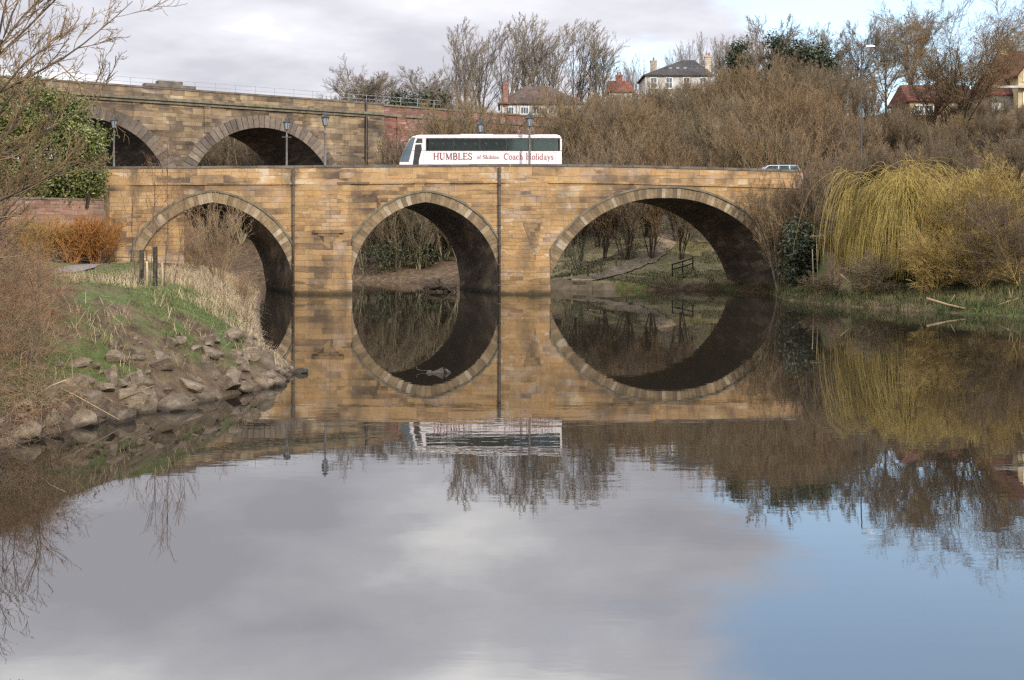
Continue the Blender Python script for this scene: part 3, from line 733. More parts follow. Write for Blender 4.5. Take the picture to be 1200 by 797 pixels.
for side, y in ((-1, 0.), (1, 2.5)):
    def pl(poly, mat, name, parent=coach, d=.012):
        mb = MB(); a, b = (y - d, y + .01) if side < 0 else (y - .01, y + d); mb.prism(poly, a, b); return mb.build(name, mat, parent)
    pl([(.02, 1.42), (.12, 1.8), (.74, 3.05), (.95, 3.30), (1.22, 3.30), (1.14, 3.02), (.72, 1.42)], M['screen'], 'side_screen')
    d_ = pl([(1.0, 1.0), (1.22, 2.75), (1.68, 2.78), (1.72, 2.4), (1.5, 1.6), (1.48, 1.0)], M['ironblack'], 'door', d=.014) if side < 0 else None
    pl([(1.22, 2.87), (1.36, 3.2), (1.76, 3.2), (1.76, 2.87)], M['coachglass'], 'quarter_window')
    xw = np.linspace(2.15, 12.18, 6)
    mb = MB(); ya_, yb_ = (y - .010, y + .05) if side < 0 else (y - .05, y + .010)
    mb.box(2.04, 12.28, ya_, yb_, 2.27, 2.33); mb.box(2.04, 12.28, ya_, yb_, 3.17, 3.22)
    for q in (2.06, *[float(v_) for v_ in np.linspace(2.15, 12.18, 6)[1:-1]], 12.24): mb.box(q - .04, q + .04, ya_ - .001, yb_, 2.331, 3.169)
    mb.build('window_frame', M['ironblack'], coach)
    for a, b in zip(xw[:-1], xw[1:]):
        pl([(a + .05, 2.33), (a + .05, 3.17), (b - .05, 3.17), (b - .05, 2.33)], M['tint'], 'window', d=.006)
    yo = (y - .006, y + .004) if side < 0 else (y - .004, y + .006)
    mb = MB(); mb.box(1.9, 12.3, *yo, 3.335, 3.355); mb.box(1.85, 12.3, *yo, 2.16, 2.175)
    for q in (1.86, 4.2, 6.6, 9.7, 11.9): mb.box(q, q + .018, *yo, .5, 2.15)
    mb.build('panel_seam', M['seam'], coach)
    mb = MB(); mb.box(2.2, 12.0, y - .02 if side < 0 else y, y if side < 0 else y + .02, .62, .70); mb.build('trim_strip', M['redtext'], coach)
mb = MB(); mb.loft([[(x - .012, 0.12, z), (x - .012, 2.38, z), (x + .03, 2.38, z), (x + .03, .12, z)] for x, z in ((0, 1.45), (.10, 1.8), (.72, 3.05), (.9, 3.28))]); mb.build('windscreen', M['screen'], coach)
mb = MB(); mb.loft([[(12.39, .3, z), (12.43, .3, z), (12.43, 2.2, z), (12.39, 2.2, z)] for z in (2.3, 3.1)]); mb.build('rear_window', M['coachglass'], coach)
mb = MB(); mb.box(4.6, 7.2, .5, 2.0, 3.5, 3.60); mb.build('roof_pod', M['coachwhite'], coach, False, .05)
mb = MB(); mb.box(2.2, 3.0, .8, 1.7, 3.49, 3.565); mb.build('roof_hatch', M['coachwhite'], coach, False, .03)
mb = MB(); mb.box(9.3, 10.9, .6, 1.9, 3.5, 3.575); mb.build('roof_hatch', M['coachwhite'], coach, False, .03)
for yy in (.15, 1.95):
    mb = MB(); mb.box(-.03, .06, yy, yy + .4, .72, .95); mb.build('headlight', M['headlight'], coach, False, .02)
    mb = MB(); mb.box(12.38, 12.43, yy, yy + .35, .9, 1.3); mb.build('rear_lamp', M['taillight'], coach, False, .01)
mb = MB(); mb.tube([(.55, -.05, 3.0), (.25, -.22, 2.95), (.15, -.25, 2.7)], .025, 6); mb.box(.08, .2, -.36, -.14, 2.2, 2.7); mb.build('mirror', M['ironblack'], coach)
for x in (2.6, 9.0, 10.35):
    wheel(coach, x, .16, .5, .3, -1); wheel(coach, x, 2.34, .5, .3, 1)
mb = MB(); write(mb, 'HUMBLES', 2.58, 5.58, 1.60, .50, -.012); t1 = mb.build('lettering', M['redtext'], coach); t1['label'] = 'dark red serif lettering reading HUMBLES'
mb = MB(); write(mb, 'of Shildon', 5.92, 7.62, 1.66, .28, -.012); t1 = mb.build('lettering', M['redtext'], coach); t1['label'] = 'small dark red lettering reading of Shildon'
mb = MB(); write(mb, 'Coach Holidays', 7.95, 11.78, 1.60, .48, -.012); t1 = mb.build('lettering', M['pinktext'], coach); t1['label'] = 'thinner faded red lettering reading Coach Holidays'

# ------------------------------------------------------------------ silver estate car at the right end of the bridge
M['silver'] = mottled('silver_car_paint', (.42, .46, .52), (.5, .54, .60), 2, .3, .6, metal=.3)
car = empty('parked_car', (px(874, 92.5), 92.3, 8.36))
car['label'] = 'silver estate car just showing over the parapet at the right end of the bridge'; car['category'] = 'car'
car.name = 'estate_car'
mb = MB(); mb.prism([(0, .3), (-.02, .62), (.12, .78), (1.05, .92), (4.25, .97), (4.38, .7), (4.35, .3)], 0, 1.75); mb.build('body', M['silver'], car, False, .06)
mb = MB(); mb.loft([[(.95, .06, .9), (4.3, .06, .93), (4.3, 1.69, .93), (.95, 1.69, .9)], [(1.75, .22, 1.42), (3.95, .22, 1.44), (3.95, 1.53, 1.44), (1.75, 1.53, 1.42)]]); mb.build('cabin_glass', M['coachglass'], car, False, .03)
mb = MB(); mb.loft([[(1.68, .2, 1.425), (4.02, .2, 1.445), (4.02, 1.55, 1.445), (1.68, 1.55, 1.425)], [(1.85, .28, 1.49), (3.9, .28, 1.50), (3.9, 1.47, 1.50), (1.85, 1.47, 1.49)]]); mb.build('roof', M['silver'], car, False, .02)
for p0, p1 in (((1.02, .9), (1.75, 1.43)), ((2.5, .92), (2.55, 1.43)), ((3.4, .93), (3.38, 1.44)), ((4.27, .93), (3.95, 1.44))):
    mb = MB()
    for a, b in ((.045, .205), (1.705, 1.545)): mb.tube([(p0[0], a, p0[1]), (p1[0], b, p1[1])], .04, 6)
    mb.build('pillar', M['silver'], car)
for x in (.8, 3.5):
    wheel(car, x, .1, .31, .2, -1); wheel(car, x, 1.65, .31, .2, 1)
for yy in (.1, 1.35):
    mb = MB(); mb.box(-.03, .1, yy, yy + .3, .58, .72); mb.build('headlight', M['headlight'], car, False, .02)
    mb = MB(); mb.box(4.3, 4.39, yy + .02, yy + .25, .7, .95); mb.build('rear_lamp', M['taillight'], car, False, .01)
for yy in (.0, 1.75):
    mb = MB(); mb.box(1.2, 1.35, yy - .1, yy + .1, .95, 1.07); mb.build('mirror', M['silver'], car, False, .02)

# ------------------------------------------------------------------ lamp posts
s = NT('lantern_glass'); M['lampglass'] = s.out((.30, .33, .35), .1, .5); s.p.inputs['Transmission Weight'].default_value = .35
def lamp(x, y, z, ztop, label):
    H = ztop - z
    r = empty('street_lamp', (x, y, z)); tag(r, label, 'street lamp', 'cast iron lantern posts along the bridge')
    mb = MB(); mb.lathe([(.16, 0), (.16, .5), (.13, .55), (.13, .9), (.085, 1.0), (.075, H - 1.75), (.10, H - 1.7), (.10, H - 1.62), (.06, H - 1.55), (.06, H - 1.15), (.09, H - 1.12)], n=10); mb.build('post', M['iron'], r, True)
    mb = MB(); mb.tube([(-.38, 0, H - 1.72), (.38, 0, H - 1.72)], .03, 6); mb.build('ladder_bar', M['iron'], r)
    mb = MB(); mb.lathe([(.15, H - 1.10), (.26, H - .52)], n=6); g = mb.build('lantern', M['lampglass'], r)
    mb = MB()
    for k in range(6):
        a = 2 * math.pi * k / 6; mb.tube([(.155 * math.cos(a), .155 * math.sin(a), H - 1.11), (.27 * math.cos(a), .27 * math.sin(a), H - .51)], .018, 5)
    mb.lathe([(.17, H - 1.14), (.17, H - 1.09)], n=6); mb.build('lantern_frame', M['ironblack'], g)
    mb = MB(); mb.lathe([(.34, H - .52), (.31, H - .46), (.16, H - .28), (.15, H - .2), (.05, H - .14), (.03, H - .05), (.045, H - .03), (.02, H)], n=8); mb.build('lantern_cap', M['ironblack'], g)
lamp(px(381, 90.2), 90.2, 8.62, hz(130, 90.2), 'lantern lamp post left of the coach, before the plain viaduct wall')
lamp(px(620.5, 90.2), 90.2, 8.72, hz(131, 90.2), 'lantern lamp post standing in front of the rear half of the coach')
lamp(px(336, 97), 97, 8.62, hz(136, 97), 'lantern lamp post standing before the dark open viaduct arch')
lamp(px(563, 97), 97, 8.70, hz(139, 97), 'lantern lamp post behind the coach, only its lantern above the roof')
lamp(px(133.5, 97), 97, 8.4, hz(134, 97), 'lantern lamp post beside the evergreen bush, before the leftmost viaduct arch')

def tube_obj(name, path, r, mat, parent, n=8):
    mb = MB(); mb.tube(path, r, n); return mb.build(name, mat, parent, True)
sx, sy = px(1009.5, 99.5), 99.5
sl = empty('street_light', (sx, sy, gz(sx, sy) - .1)); tag(sl, 'tall thin dark street light column with pale lamp head above the thicket', 'street light')
zt_ = hz(56, 99.5) - sl.location.z
tube_obj('column', [(0, 0, 0), (0, 0, 1.4), (0, 0, 1.5), (0, 0, zt_)], [.11, .11, .075, .05], M['ironblack'], sl)
tube_obj('arm', [(0, 0, zt_ - .02), (.12, 0, zt_ + .08), (.4, 0, zt_ + .1)], .035, M['ironblack'], sl, 6)
mb = MB(); mb.loft([[(.35, -.1, zt_ + .04), (.35, .1, zt_ + .04), (.35, .08, zt_ + .17), (.35, -.08, zt_ + .17)], [(.7, -.16, zt_ + .05), (.7, .16, zt_ + .05), (.7, .1, zt_ + .24), (.7, -.1, zt_ + .24)], [(1.1, -.1, zt_ + .08), (1.1, .1, zt_ + .08), (1.1, .06, zt_ + .18), (1.1, -.06, zt_ + .18)]]); mb.build('lamp_head', M['headlight'], sl)

# ------------------------------------------------------------------ houses on the hill
M['slate'] = masonry('slate_roof', [(0, (.035, .033, .033)), (.5, (.06, .055, .053)), (1, (.10, .09, .085))], .3, .22, stain=0, wet=False, uv=(1, .3, 0), vv=(0, 0, 1.3), mortar=(.03, .03, .03))
M['browntile'] = masonry('brown_tile_roof', [(0, (.06, .045, .038)), (.5, (.10, .07, .055)), (1, (.15, .11, .08))], .3, .22, stain=.3, wet=False, uv=(1, .3, 0), mortar=(.04, .03, .03))
M['redtile'] = masonry('red_tile_roof', [(0, (.08, .03, .024)), (.5, (.13, .048, .036)), (1, (.19, .075, .05))], .3, .22, stain=.3, wet=False, uv=(1, .3, 0), mortar=(.08, .03, .02))
M['brighttile'] = masonry('bright_tile_roof', [(0, (.14, .045, .03)), (.5, (.20, .066, .042)), (1, (.27, .10, .06))], .3, .22, stain=.2, wet=False, uv=(1, .3, 0), mortar=(.1, .03, .02))
M['render'] = mottled('white_render', (.34, .325, .30), (.48, .465, .44), .8, .9, .2)
M['cream'] = mottled('cream_render', (.34, .275, .165), (.45, .37, .23), .8, .9, .2)
M['chimred'] = masonry('chimney_brick', [(0, (.2, .08, .06)), (.5, (.30, .12, .09)), (1, (.40, .2, .16))], .22, .08, stain=.2, wet=False)
M['chimpale'] = masonry('chimney_stone', [(0, (.28, .22, .15)), (.5, (.42, .36, .27)), (1, (.55, .48, .38))], .4, .2, stain=.3, wet=False)
M['glass'] = mottled('window_glass', (.03, .035, .04), (.07, .08, .09), 2, .06, .6)
M['frame'] = mottled('white_window_frame', (.7, .7, .68), (.8, .8, .78), 4, .5)
M['timber'] = mottled('dark_timber', (.03, .022, .018), (.05, .04, .03), 4, .7)
def window(root, x, z, wd, h, y=0., cols=2, rows=2):
    mb = MB(); mb.box(x - wd / 2 - .07, x + wd / 2 + .07, y - .06, y + .05, z - h / 2 - .07, z + h / 2 + .07); f = mb.build('window', M['frame'], root)
    mb = MB(); cw, rh = wd / cols, h / rows
    for i in range(cols):
        for j in range(rows): mb.box(x - wd / 2 + i * cw + .025, x - wd / 2 + (i + 1) * cw - .025, y - .068, y, z - h / 2 + j * rh + .025, z - h / 2 + (j + 1) * rh - .025)
    mb.build('pane', M['glass'], f)
    mb = MB(); mb.box(x - wd / 2 - .14, x + wd / 2 + .14, y - .16, y + .02, z - h / 2 - .16, z - h / 2 - .075); mb.build('sill', M['frame'], f)
def hip(mb, w_, d, ze, zr, ra, rb, rd=None, ov=.35):
    """hipped (or with ra=0, rb=w gabled) roof; the ridge runs from ra to rb at mid depth"""
    m = d / 2 if rd is None else rd
    vs = [(-ov, -ov, ze), (w_ + ov, -ov, ze), (w_ + ov, d + ov, ze), (-ov, d + ov, ze), (ra, m, zr), (rb, m, zr)]
    mb.add(vs, [(0, 1, 5, 4), (2, 3, 4, 5), (1, 2, 5), (3, 0, 4), (3, 2, 1, 0)])
    mb.add([(-ov, -ov, ze - .18), (w_ + ov, -ov, ze - .18), (w_ + ov, d + ov, ze - .18), (-ov, d + ov, ze - .18), (-ov, -ov, ze - .002), (w_ + ov, -ov, ze - .002), (w_ + ov, d + ov, ze - .002), (-ov, d + ov, ze - .002)], [(3, 2, 1, 0), (0, 1, 5, 4), (1, 2, 6, 5), (2, 3, 7, 6), (3, 0, 4, 7)])
def chimney(roof, x, y, z0, z1, wd, mat, pots=2):
    mb = MB(); mb.box(x - wd / 2, x + wd / 2, y - .4, y + .4, z0, z1 - .25); mb.box(x - wd / 2 - .08, x + wd / 2 + .08, y - .48, y + .48, z1 - .247, z1)
    c = mb.build('chimney', mat, roof)
    for i in range(pots):
        q = x + (i - (pots - 1) / 2) * .45
        mb = MB(); mb.lathe([(.15, z1 - .02), (.12, z1 + .4), (.15, z1 + .42), (.15, z1 + .5)], q, y, 8); mb.build('chimney_pot', M['chimred'], c)
def house(name, label, x0, x1, Yd, yeave, yridge, ra, rb, wall, roofm, d=8., drop=9., rz=0.):
    X0 = px(x0, Yd); W = px(x1, Yd) - X0; ze, zr = hz(yeave, Yd), hz(yridge, Yd)
    base = min(gz(X0, Yd), gz(X0 + W, Yd), gz(X0, Yd + d), gz(X0 + W, Yd + d)) - .3
    base = min(base, ze - 3)
    r = empty(name, (X0, Yd, base), rz); tag(r, label, 'house')
    mb = MB(); mb.box(0, W, 0, d, 0, ze - base - .1); mb.build('wall', wall, r)
    mb = MB(); hip(mb, W, d, ze - base, zr - base, ra * W, rb * W); rf = mb.build('roof', roofm, r)
    return r, rf, W, ze - base, zr - base
# white villa
r, rf, W, e, rr = house('white_house', 'white rendered house with dark slate hipped roof and pale chimneys on the hilltop', 756, 834, 190, 88, 65.5, .62, .80, M['render'], M['slate'], 9)
chimney(rf, W * .2, 6.5, e, hz(64, 190) - r.location.z, 1.0, M['chimpale'], 1); chimney(rf, W * .99, 3.2, e - 1, hz(62, 190) - r.location.z, .95, M['chimpale'], 2)
for k in (.13, .36, .62, .87): window(r, W * k, e - 1.25, .95, 1.6)
for k in (.2, .36, .62, .87): window(r, W * k, e - 4.2, 1.1, 1.5)
mb = MB()
for i in range(3): mb.box(W * (.38 + .11 * i), W * (.38 + .11 * i) + .5, 1.65, 2.2, e + 1.25, e + 1.3 + .18)
mb.build('roof_light', M['rail'], rf)
# bungalow
r, rf, W, e, rr = house('bungalow', 'low bungalow with brown hipped roof and black and white front above the viaduct', 586, 682, 188, 121, 97, .30, .62, M['render'], M['browntile'], 9)
chimney(rf, .9, .3, e - .6, hz(97.5, 188) - r.location.z, .75, M['chimred'], 1)
chimney(rf, W * .93, 1.2, e - .6, hz(113, 188) - r.location.z, .6, M['chimred'], 1)
for k in (.12, .3, .46, .8): window(r, W * k, e - 1.15, 1.2, 1.05, cols=3, rows=1)
mb = MB()
for k in np.linspace(0.02, .6, 14): mb.box(W * k - .04, W * k + .04, -.03, .02, e - 2.6, e - .3)
mb.build('timber_framing', M['timber'], r)
# red chimney cottage, far behind
r, rf, W, e, rr = house('cottage', 'small cottage with bright red roof and red brick chimney left of the white house', 714, 741, 205, 107, 92, 0, .9, M['render'], M['brighttile'], 6)
chimney(rf, W * .48, 2.6, e, hz(85.5, 205) - r.location.z, 1.1, M['chimred'], 2); window(r, W * .15, e - .9, .6, .9)
# long low red-roofed building
r, rf, W, e, rr = house('long_building', 'long cream building with dark red tiled roof behind the big bare tree', 1066, 1146, 138, 117.5, 95, 0, 1, M['cream'], M['redtile'], 7)
mb = MB(); mb.box(W * .40, W * .47, -.42, .3, e - 1.6, rr + .1); mb.build('party_wall', M['chimred'], rf)
chimney(rf, W * .62, 3.4, rr - .3, hz(88, 138) - r.location.z, .4, M['frame'], 0)
for k in (.14, .28): window(r, W * k, e - 1.1, 1.0, 1.0)
# gabled house at the right edge
r, rf, W, e, rr = house('gabled_house', 'tall cream gabled house with steep red roof and white windows at the right edge', 1163, 1262, 132, 110, 53, .28, .9, M['render'], M['redtile'], 8)
chimney(rf, W * .29, 4, rr - 1, hz(48, 132) - r.location.z, .8, M['cream'], 1)
mb = MB(); g0, g1 = px(1186, 132) - r.location.x, px(1226, 132) - r.location.x; gm = (g0 + g1) / 2
mb.prism([(g0, 0), (g1, 0), (g1, hz(91, 132) - r.location.z), (gm, hz(66, 132) - r.location.z), (g0, hz(91, 132) - r.location.z)], -1.6, 3.0); mb.build('gable', M['cream'], r)
zr_, zl_ = hz(64.5, 132) - r.location.z, hz(92.5, 132) - r.location.z
mb = MB()
for a, b in ((g0 - .4, gm), (g1 + .4, gm)):
    mb.loft([[(a, yy, zl_), (b, yy, zr_), (b, yy, zr_ + .18), (a, yy, zl_ + .18)] for yy in (-1.95, 3.2)])
mb.build('gable_roof', M['redtile'], rf)
window(r, lerp(g0, g1, .3), hz(90, 132) - r.location.z, 1.0, 1.2, -1.6); window(r, lerp(g0, g1, .72), hz(90, 132) - r.location.z, 1.0, 1.2, -1.6)
window(r, lerp(g0, g1, .3), hz(117, 132) - r.location.z, 1.1, 1.3, -1.6); window(r, lerp(g0, g1, .72), hz(117, 132) - r.location.z, 1.1, 1.3, -1.6)
mb = MB(); mb.box(-.8, g1, -2.3, -1.62, hz(106, 132) - r.location.z, hz(103.5, 132) - r.location.z); mb.build('canopy_board', M['render'], r)
# ------------------------------------------------------------------ bare trees: all branches of a level grown at once
def nrm(a): return a / np.maximum(np.linalg.norm(a, axis=-1, keepdims=True), 1e-9)
def path(P0, D0, L, k, jit, trop, g):
    n = len(P0); pts = np.zeros((n, k, 3)); pts[:, 0] = P0; d = nrm(D0)
    trop = np.asarray(trop)
    for i in range(1, k):
        d = nrm(d + g.normal(0, jit, (n, 3)) + trop); pts[:, i] = pts[:, i - 1] + d * (L / (k - 1))[:, None]
    return pts
def spawn(P, Rd, m, t0, t1, ang, g, angj=.2, up=0.):
    n, k, _ = P.shape
    par = np.repeat(np.arange(n), m)
    t = np.tile((np.arange(m) + .5) / m, n) + g.uniform(-.5, .5, n * m) / m
    t = t0 + (t1 - t0) * np.clip(t, 0, 1)
    f = t * (k - 1); i = np.minimum(f.astype(int), k - 2); f = f - i
    A, B = P[par, i], P[par, i + 1]; pos = A + (B - A) * f[:, None]; T = nrm(B - A)
    rad = Rd[par, i] * (1 - f) + Rd[par, i + 1] * f
    a = nrm(np.cross(T, g.normal(0, 1, T.shape) + np.array([0, 0, .01]))); a[:, 2] += up; a = nrm(a)
    th = ang + g.normal(0, angj, n * m)
    D = T * np.cos(th)[:, None] + a * np.sin(th)[:, None]
    return pos, D, rad, t, par
def taper(r0, r1, k, p=1.): return r1[:, None] + (r0 - r1)[:, None] * (1 - np.linspace(0, 1, k) ** p)[None, :]
def tubes(P, Rd, sides=3):
    n, k, _ = P.shape
    T = np.gradient(P, axis=1); T = nrm(T)
    ref = np.where(np.abs(T[..., 2:3]) > .9, np.array([1., 0, 0]), np.array([0, 0, 1.]))
    a = nrm(np.cross(T, ref)); b = np.cross(T, a)
    th = np.arange(sides) * 2 * np.pi / sides
    V = P[:, :, None, :] + Rd[:, :, None, None] * (a[:, :, None, :] * np.cos(th)[None, None, :, None] + b[:, :, None, :] * np.sin(th)[None, None, :, None])
    ii = np.arange(n * k * sides).reshape(n, k, sides); jj = np.roll(ii, -1, axis=2)
    Q = np.stack([ii[:, :-1], jj[:, :-1], jj[:, 1:], ii[:, 1:]], -1).reshape(-1, 4)
    return V.reshape(-1, 3), Q
def merge(parts):
    vs, fs, b = [], [], 0
    for v, f in parts: vs.append(v); fs.append(f + b); b += len(v)
    return np.concatenate(vs), np.concatenate(fs)
def bark(name, c1, c2, vary=.18, scale=1.2):
    return mottled(name, c1, c2, scale, .92, .12, vary=vary)
M['barkgrey'] = bark('grey_bark', (.085, .07, .055), (.16, .135, .11))
M['barkbrown'] = bark('brown_bark', (.07, .052, .038), (.13, .10, .072))
M['barkgreen'] = bark('green_bark', (.15, .14, .085), (.26, .235, .15))
M['twiggrey'] = bark('grey_twigs', (.155, .125, .095), (.235, .195, .15), .12, .3)
M['twigbrown'] = bark('brown_twigs', (.135, .10, .064), (.215, .162, .105), .2, .3)
M['twigrust'] = bark('rust_twigs', (.165, .112, .062), (.26, .18, .10), .15, .3)
M['twigyellow'] = bark('yellow_willow_shoots', (.25, .185, .055), (.41, .305, .095), .08, .55)
M['twigochre'] = bark('ochre_shoots', (.25, .175, .062), (.38, .265, .095), .12, .4)
M['twigorange'] = bark('orange_shoots', (.26, .118, .04), (.38, .18, .055), .12, .4)
M['twigred'] = bark('reddish_canes', (.17, .085, .05), (.28, .16, .095), .2, .6)
M['twigtan'] = bark('tan_stems', (.20, .13, .078), (.32, .225, .14), .15, .6)
M['straw'] = bark('dead_straw', (.30, .22, .13), (.44, .35, .22), .15, .8)

class Proto:
    """a plant kind: trunk and crown meshes and its height; place() puts down one individual"""
    def __init__(s, name, trunk, tmat, crown, cmat, H, cname='crown', tname='trunk'):
        s.name = name; s.H = float(np.quantile(np.concatenate([q[0][:, 2] for q in (trunk, crown) if q is not None]), .997)); s.cname = cname; s.tname = tname
        s.tm = mesh_np(tname, *trunk, tmat, True) if trunk is not None else None
        s.cm = mesh_np(cname, *crown, cmat, False) if crown is not None else None
    def place(s, x, y, z, scale, rz, label, cat, group=None, wide=1., cmat=None, tmat=None):
        r = empty(s.name, (x, y, z), rz); r.scale = (scale * wide, scale * wide, scale)
        tag(r, label, cat, group)
        for me, nm, mm in ((s.tm, s.tname, tmat), (s.cm, s.cname, cmat)):
            if me is None: continue
            o = link(bpy.data.objects.new(nm, me), r)
            if mm is not None:
                o.material_slots[0].link = 'OBJECT'; o.material_slots[0].material = mm
        return r
def make_tree(seed, H, trunk_frac=1., lean=(0, 0, 0), limbs=14, l_t=(.25, .98), l_ang=.6, l_len=.45, sub=(8, 7, 5), ang=(.6, .6, .7), lens=(.5, .5, .5), trop=(0, 0, .06), r0=.022, stems=1, spread=.15, twig=.012, jit=.1, shape=None):
    """returns trunk (stems and main limbs) and crown (everything finer)"""
    g = np.random.default_rng(seed)
    P0 = np.zeros((stems, 3)); P0[:, :2] = g.normal(0, .012 * H if stems > 1 else 0, (stems, 2)); P0[:, 2] = -.3
    D0 = np.zeros((stems, 3)); D0[:, 2] = 1; D0[:, :2] = g.normal(0, spread if stems > 1 else .03, (stems, 2))
    L = H * trunk_frac * (1 if stems == 1 else g.uniform(.75, 1.05, stems)) * np.ones(stems)
    k = 9; P = path(P0, D0, L, k, .05, np.array(lean) * .25 + np.array([0, 0, .04]), g)
    Rd = taper(np.full(stems, r0 * H) * g.uniform(.7, 1, stems), np.full(stems, twig * 1.5), k, .9)
    tr = [tubes(P, Rd, 7 if stems == 1 else 5)]; cr = []
    p, D, rad, t, par = spawn(P, Rd, limbs, *l_t, l_ang, g, .18)
    fall = np.ones(len(t)) if shape is None else np.interp((t - l_t[0]) / (l_t[1] - l_t[0]), *shape)
    Lb = H * l_len * fall * g.uniform(.75, 1.2, len(t))
    P1 = path(p, D, Lb, 7, jit, np.array(trop) + np.array(lean), g)
    R1 = taper(np.maximum(rad * .62, twig * 1.6), np.full(len(t), twig * 1.1), 7)
    tr.append(tubes(P1, R1, 4))
    Pp, Rp, Lp = P1, R1, Lb
    for lev, (m, a, lf) in enumerate(zip(sub, ang, lens)):
        p, D, rad, t, par = spawn(Pp, Rp, m, .18, 1., a, g, .25)
        Lc = Lp[par] * lf * g.uniform(.6, 1.25, len(t)) * (1.1 - .35 * t)
        kk = 5 if lev == 0 else 4 if lev == 1 else 3
        Pc = path(p, D, Lc, kk, jit * 1.2, np.array(trop) * 1.2 + np.array(lean), g)
        Rc = taper(np.clip(rad * .65, twig, None), np.full(len(t), twig * .75), kk)
        (tr if False else cr).append(tubes(Pc, Rc, 3))
        Pp, Rp, Lp = Pc, Rc, Lc
    return merge(tr), merge(cr)

# tall wind-combed poplars, three forms
FAN = ([0, .25, .6, 1], [1.0, 1.0, .75, .35])
POP = [Proto('poplar_tree', *(lambda q: (q[0], M['barkgrey'], q[1], M['twiggrey']))(make_tree(40 + i, 22, .85, (.02, 0, 0), 9, (.25, .97), .48, .33, (6, 5, 4), (.42, .45, .5), (.42, .45, .5), (.02, 0, .075), .0105, stems=4, spread=.12, twig=.017, jit=.07, shape=FAN)), 24) for i in range(3)]
ROUND = ([0, .3, .7, 1], [.9, 1.05, .9, .5])
RND = [Proto('bare_tree', *(lambda q: (q[0], M['barkbrown'], q[1], M['twiggrey']))(make_tree(60 + i, 15, .76, (0, 0, 0), 26, (.16, .96), .72, .46, (9, 8, 6), (.5, .55, .65), (.42, .45, .45), (0, 0, .03), .022, twig=.016, jit=.08, shape=ROUND)), 15) for i in range(3)]
BIG = Proto('broad_tree', *(lambda q: (q[0], M['barkbrown'], q[1], M['twigrust']))(make_tree(81, 19, .48, (-.012, 0, 0), 24, (.25, .98), .72, .78, (11, 8, 6), (.6, .65, .7), (.42, .5, .5), (0, 0, .035), .024, twig=.017, jit=.10)), 19)
THK = [Proto('thicket_tree', *(lambda q: (q[0], M['barkgreen'], q[1], M['twigbrown']))(make_tree(100 + i, 9, .9, (0, 0, 0), 8, (.2, .98), .38, .34, (5, 5, 4), (.42, .45, .5), (.5, .5, .5), (0, 0, .14), .0085, stems=8, spread=.15, twig=.011, jit=.07)), 9) for i in range(4)]
SLIM = [Proto('slender_tree', *(lambda q: (q[0], M['barkgreen'], q[1], M['twigbrown']))(make_tree(120 + i, 11, 1., (0, 0, 0), 16, (.3, .98), .55, .22, (5, 4), (.5, .6), (.5, .5), (0, 0, .08), .010, twig=.011, jit=.09)), 11) for i in range(2)]
SHR = [Proto('bare_shrub', *(lambda q: (q[0], M['twigtan'], q[1], M['twigtan']))(make_tree(140 + i, 5, .95, (0, 0, 0), 7, (.25, .98), .38, .26, (4, 3), (.45, .6), (.5, .5), (0, 0, .05), .0055, stems=24, spread=.26, twig=.006, jit=.07)), 5, 'twigs', 'stems') for i in range(2)]

def put(proto, x, Y, ytop, label, cat='tree', group=None, wide=1., rz=None, H=None, **k):
    X = px(x, Y); z = gz(X, Y)
    sc_ = max(.05, (hz(ytop, Y) - z) / proto.H)
    return proto.place(X, Y, z, sc_, random.uniform(0, 6.28) if rz is None else rz, label, cat, group, wide, **k)

# the row of poplars on the skyline
for i, (x, yt, Yd) in enumerate(((544, 32, 202), (566, 25, 207), (596, 20, 203), (624, 18, 208), (650, 20, 203), (676, 22, 207), (706, 32, 204))):
    put(POP[i % 3], x, Yd, yt, 'tall wind-combed bare poplar in the skyline row behind the bungalow', 'tree', 'poplars in the skyline row', 1.12, rz=random.uniform(-.5, .5))
for i, (x, yt, Yd, wd) in enumerate(((416, 76, 182, .95), (438, 84, 186, .8), (484, 79, 190, .9), (508, 92, 186, .7))):
    put(RND[i % 3], x, Yd, yt, ['rounded bare tree rising behind the viaduct railing, leftmost of its row', 'smaller bare tree second from the left behind the viaduct railing', 'rounded bare tree standing behind the dark hedge on the viaduct', 'low bare tree between the dark hedge and the poplars'][i], 'tree', None, wd * 1.5)
for i, (x, yt) in enumerate(((736, 62), (746, 70), (762, 84), (790, 48), (803, 44), (826, 36), (838, 44))):
    put(POP[(i + 1) % 3], x, 222, yt + 2, 'distant thin upright bare tree on the skyline around the white house', 'tree', 'distant upright trees round the white house', .55)
for i, (x, yt, Yd, wd, lab) in enumerate(((856, 42, 168, .8, 'bare round-headed tree just right of the white house'), (888, 19, 160, .95, 'tall dark round-headed bare tree on the skyline above the thicket'), (935, 48, 165, .8, 'bare skyline tree standing behind the dark evergreens'), (968, 27, 158, .85, 'bare skyline tree standing left of the tall street light'), (1000, 24, 160, .85, 'bare skyline tree directly behind the tall street light'), (1038, 12, 155, .95, 'bare skyline tree between the street light and the broad tree'), (1066, 8, 158, .9, 'bare skyline tree behind the left side of the broad tree'))):
    put(RND[(i + 1) % 3], x, Yd, yt, lab, 'tree', None, wd)
put(BIG, 1132, 121, -8, 'broad spreading brown tree with many limbs in front of the red-roofed building', 'tree', None, 1.2, rz=2.2, cmat=M['twigrust'])
put(RND[1], 1092, 124, 66, 'forked bare tree standing before the long red-roofed building', 'tree', None, 1.0, cmat=M['twigbrown'])
put(RND[0], 1186, 150, 22, 'bare tree behind the tall gabled house', 'tree', None, .8)

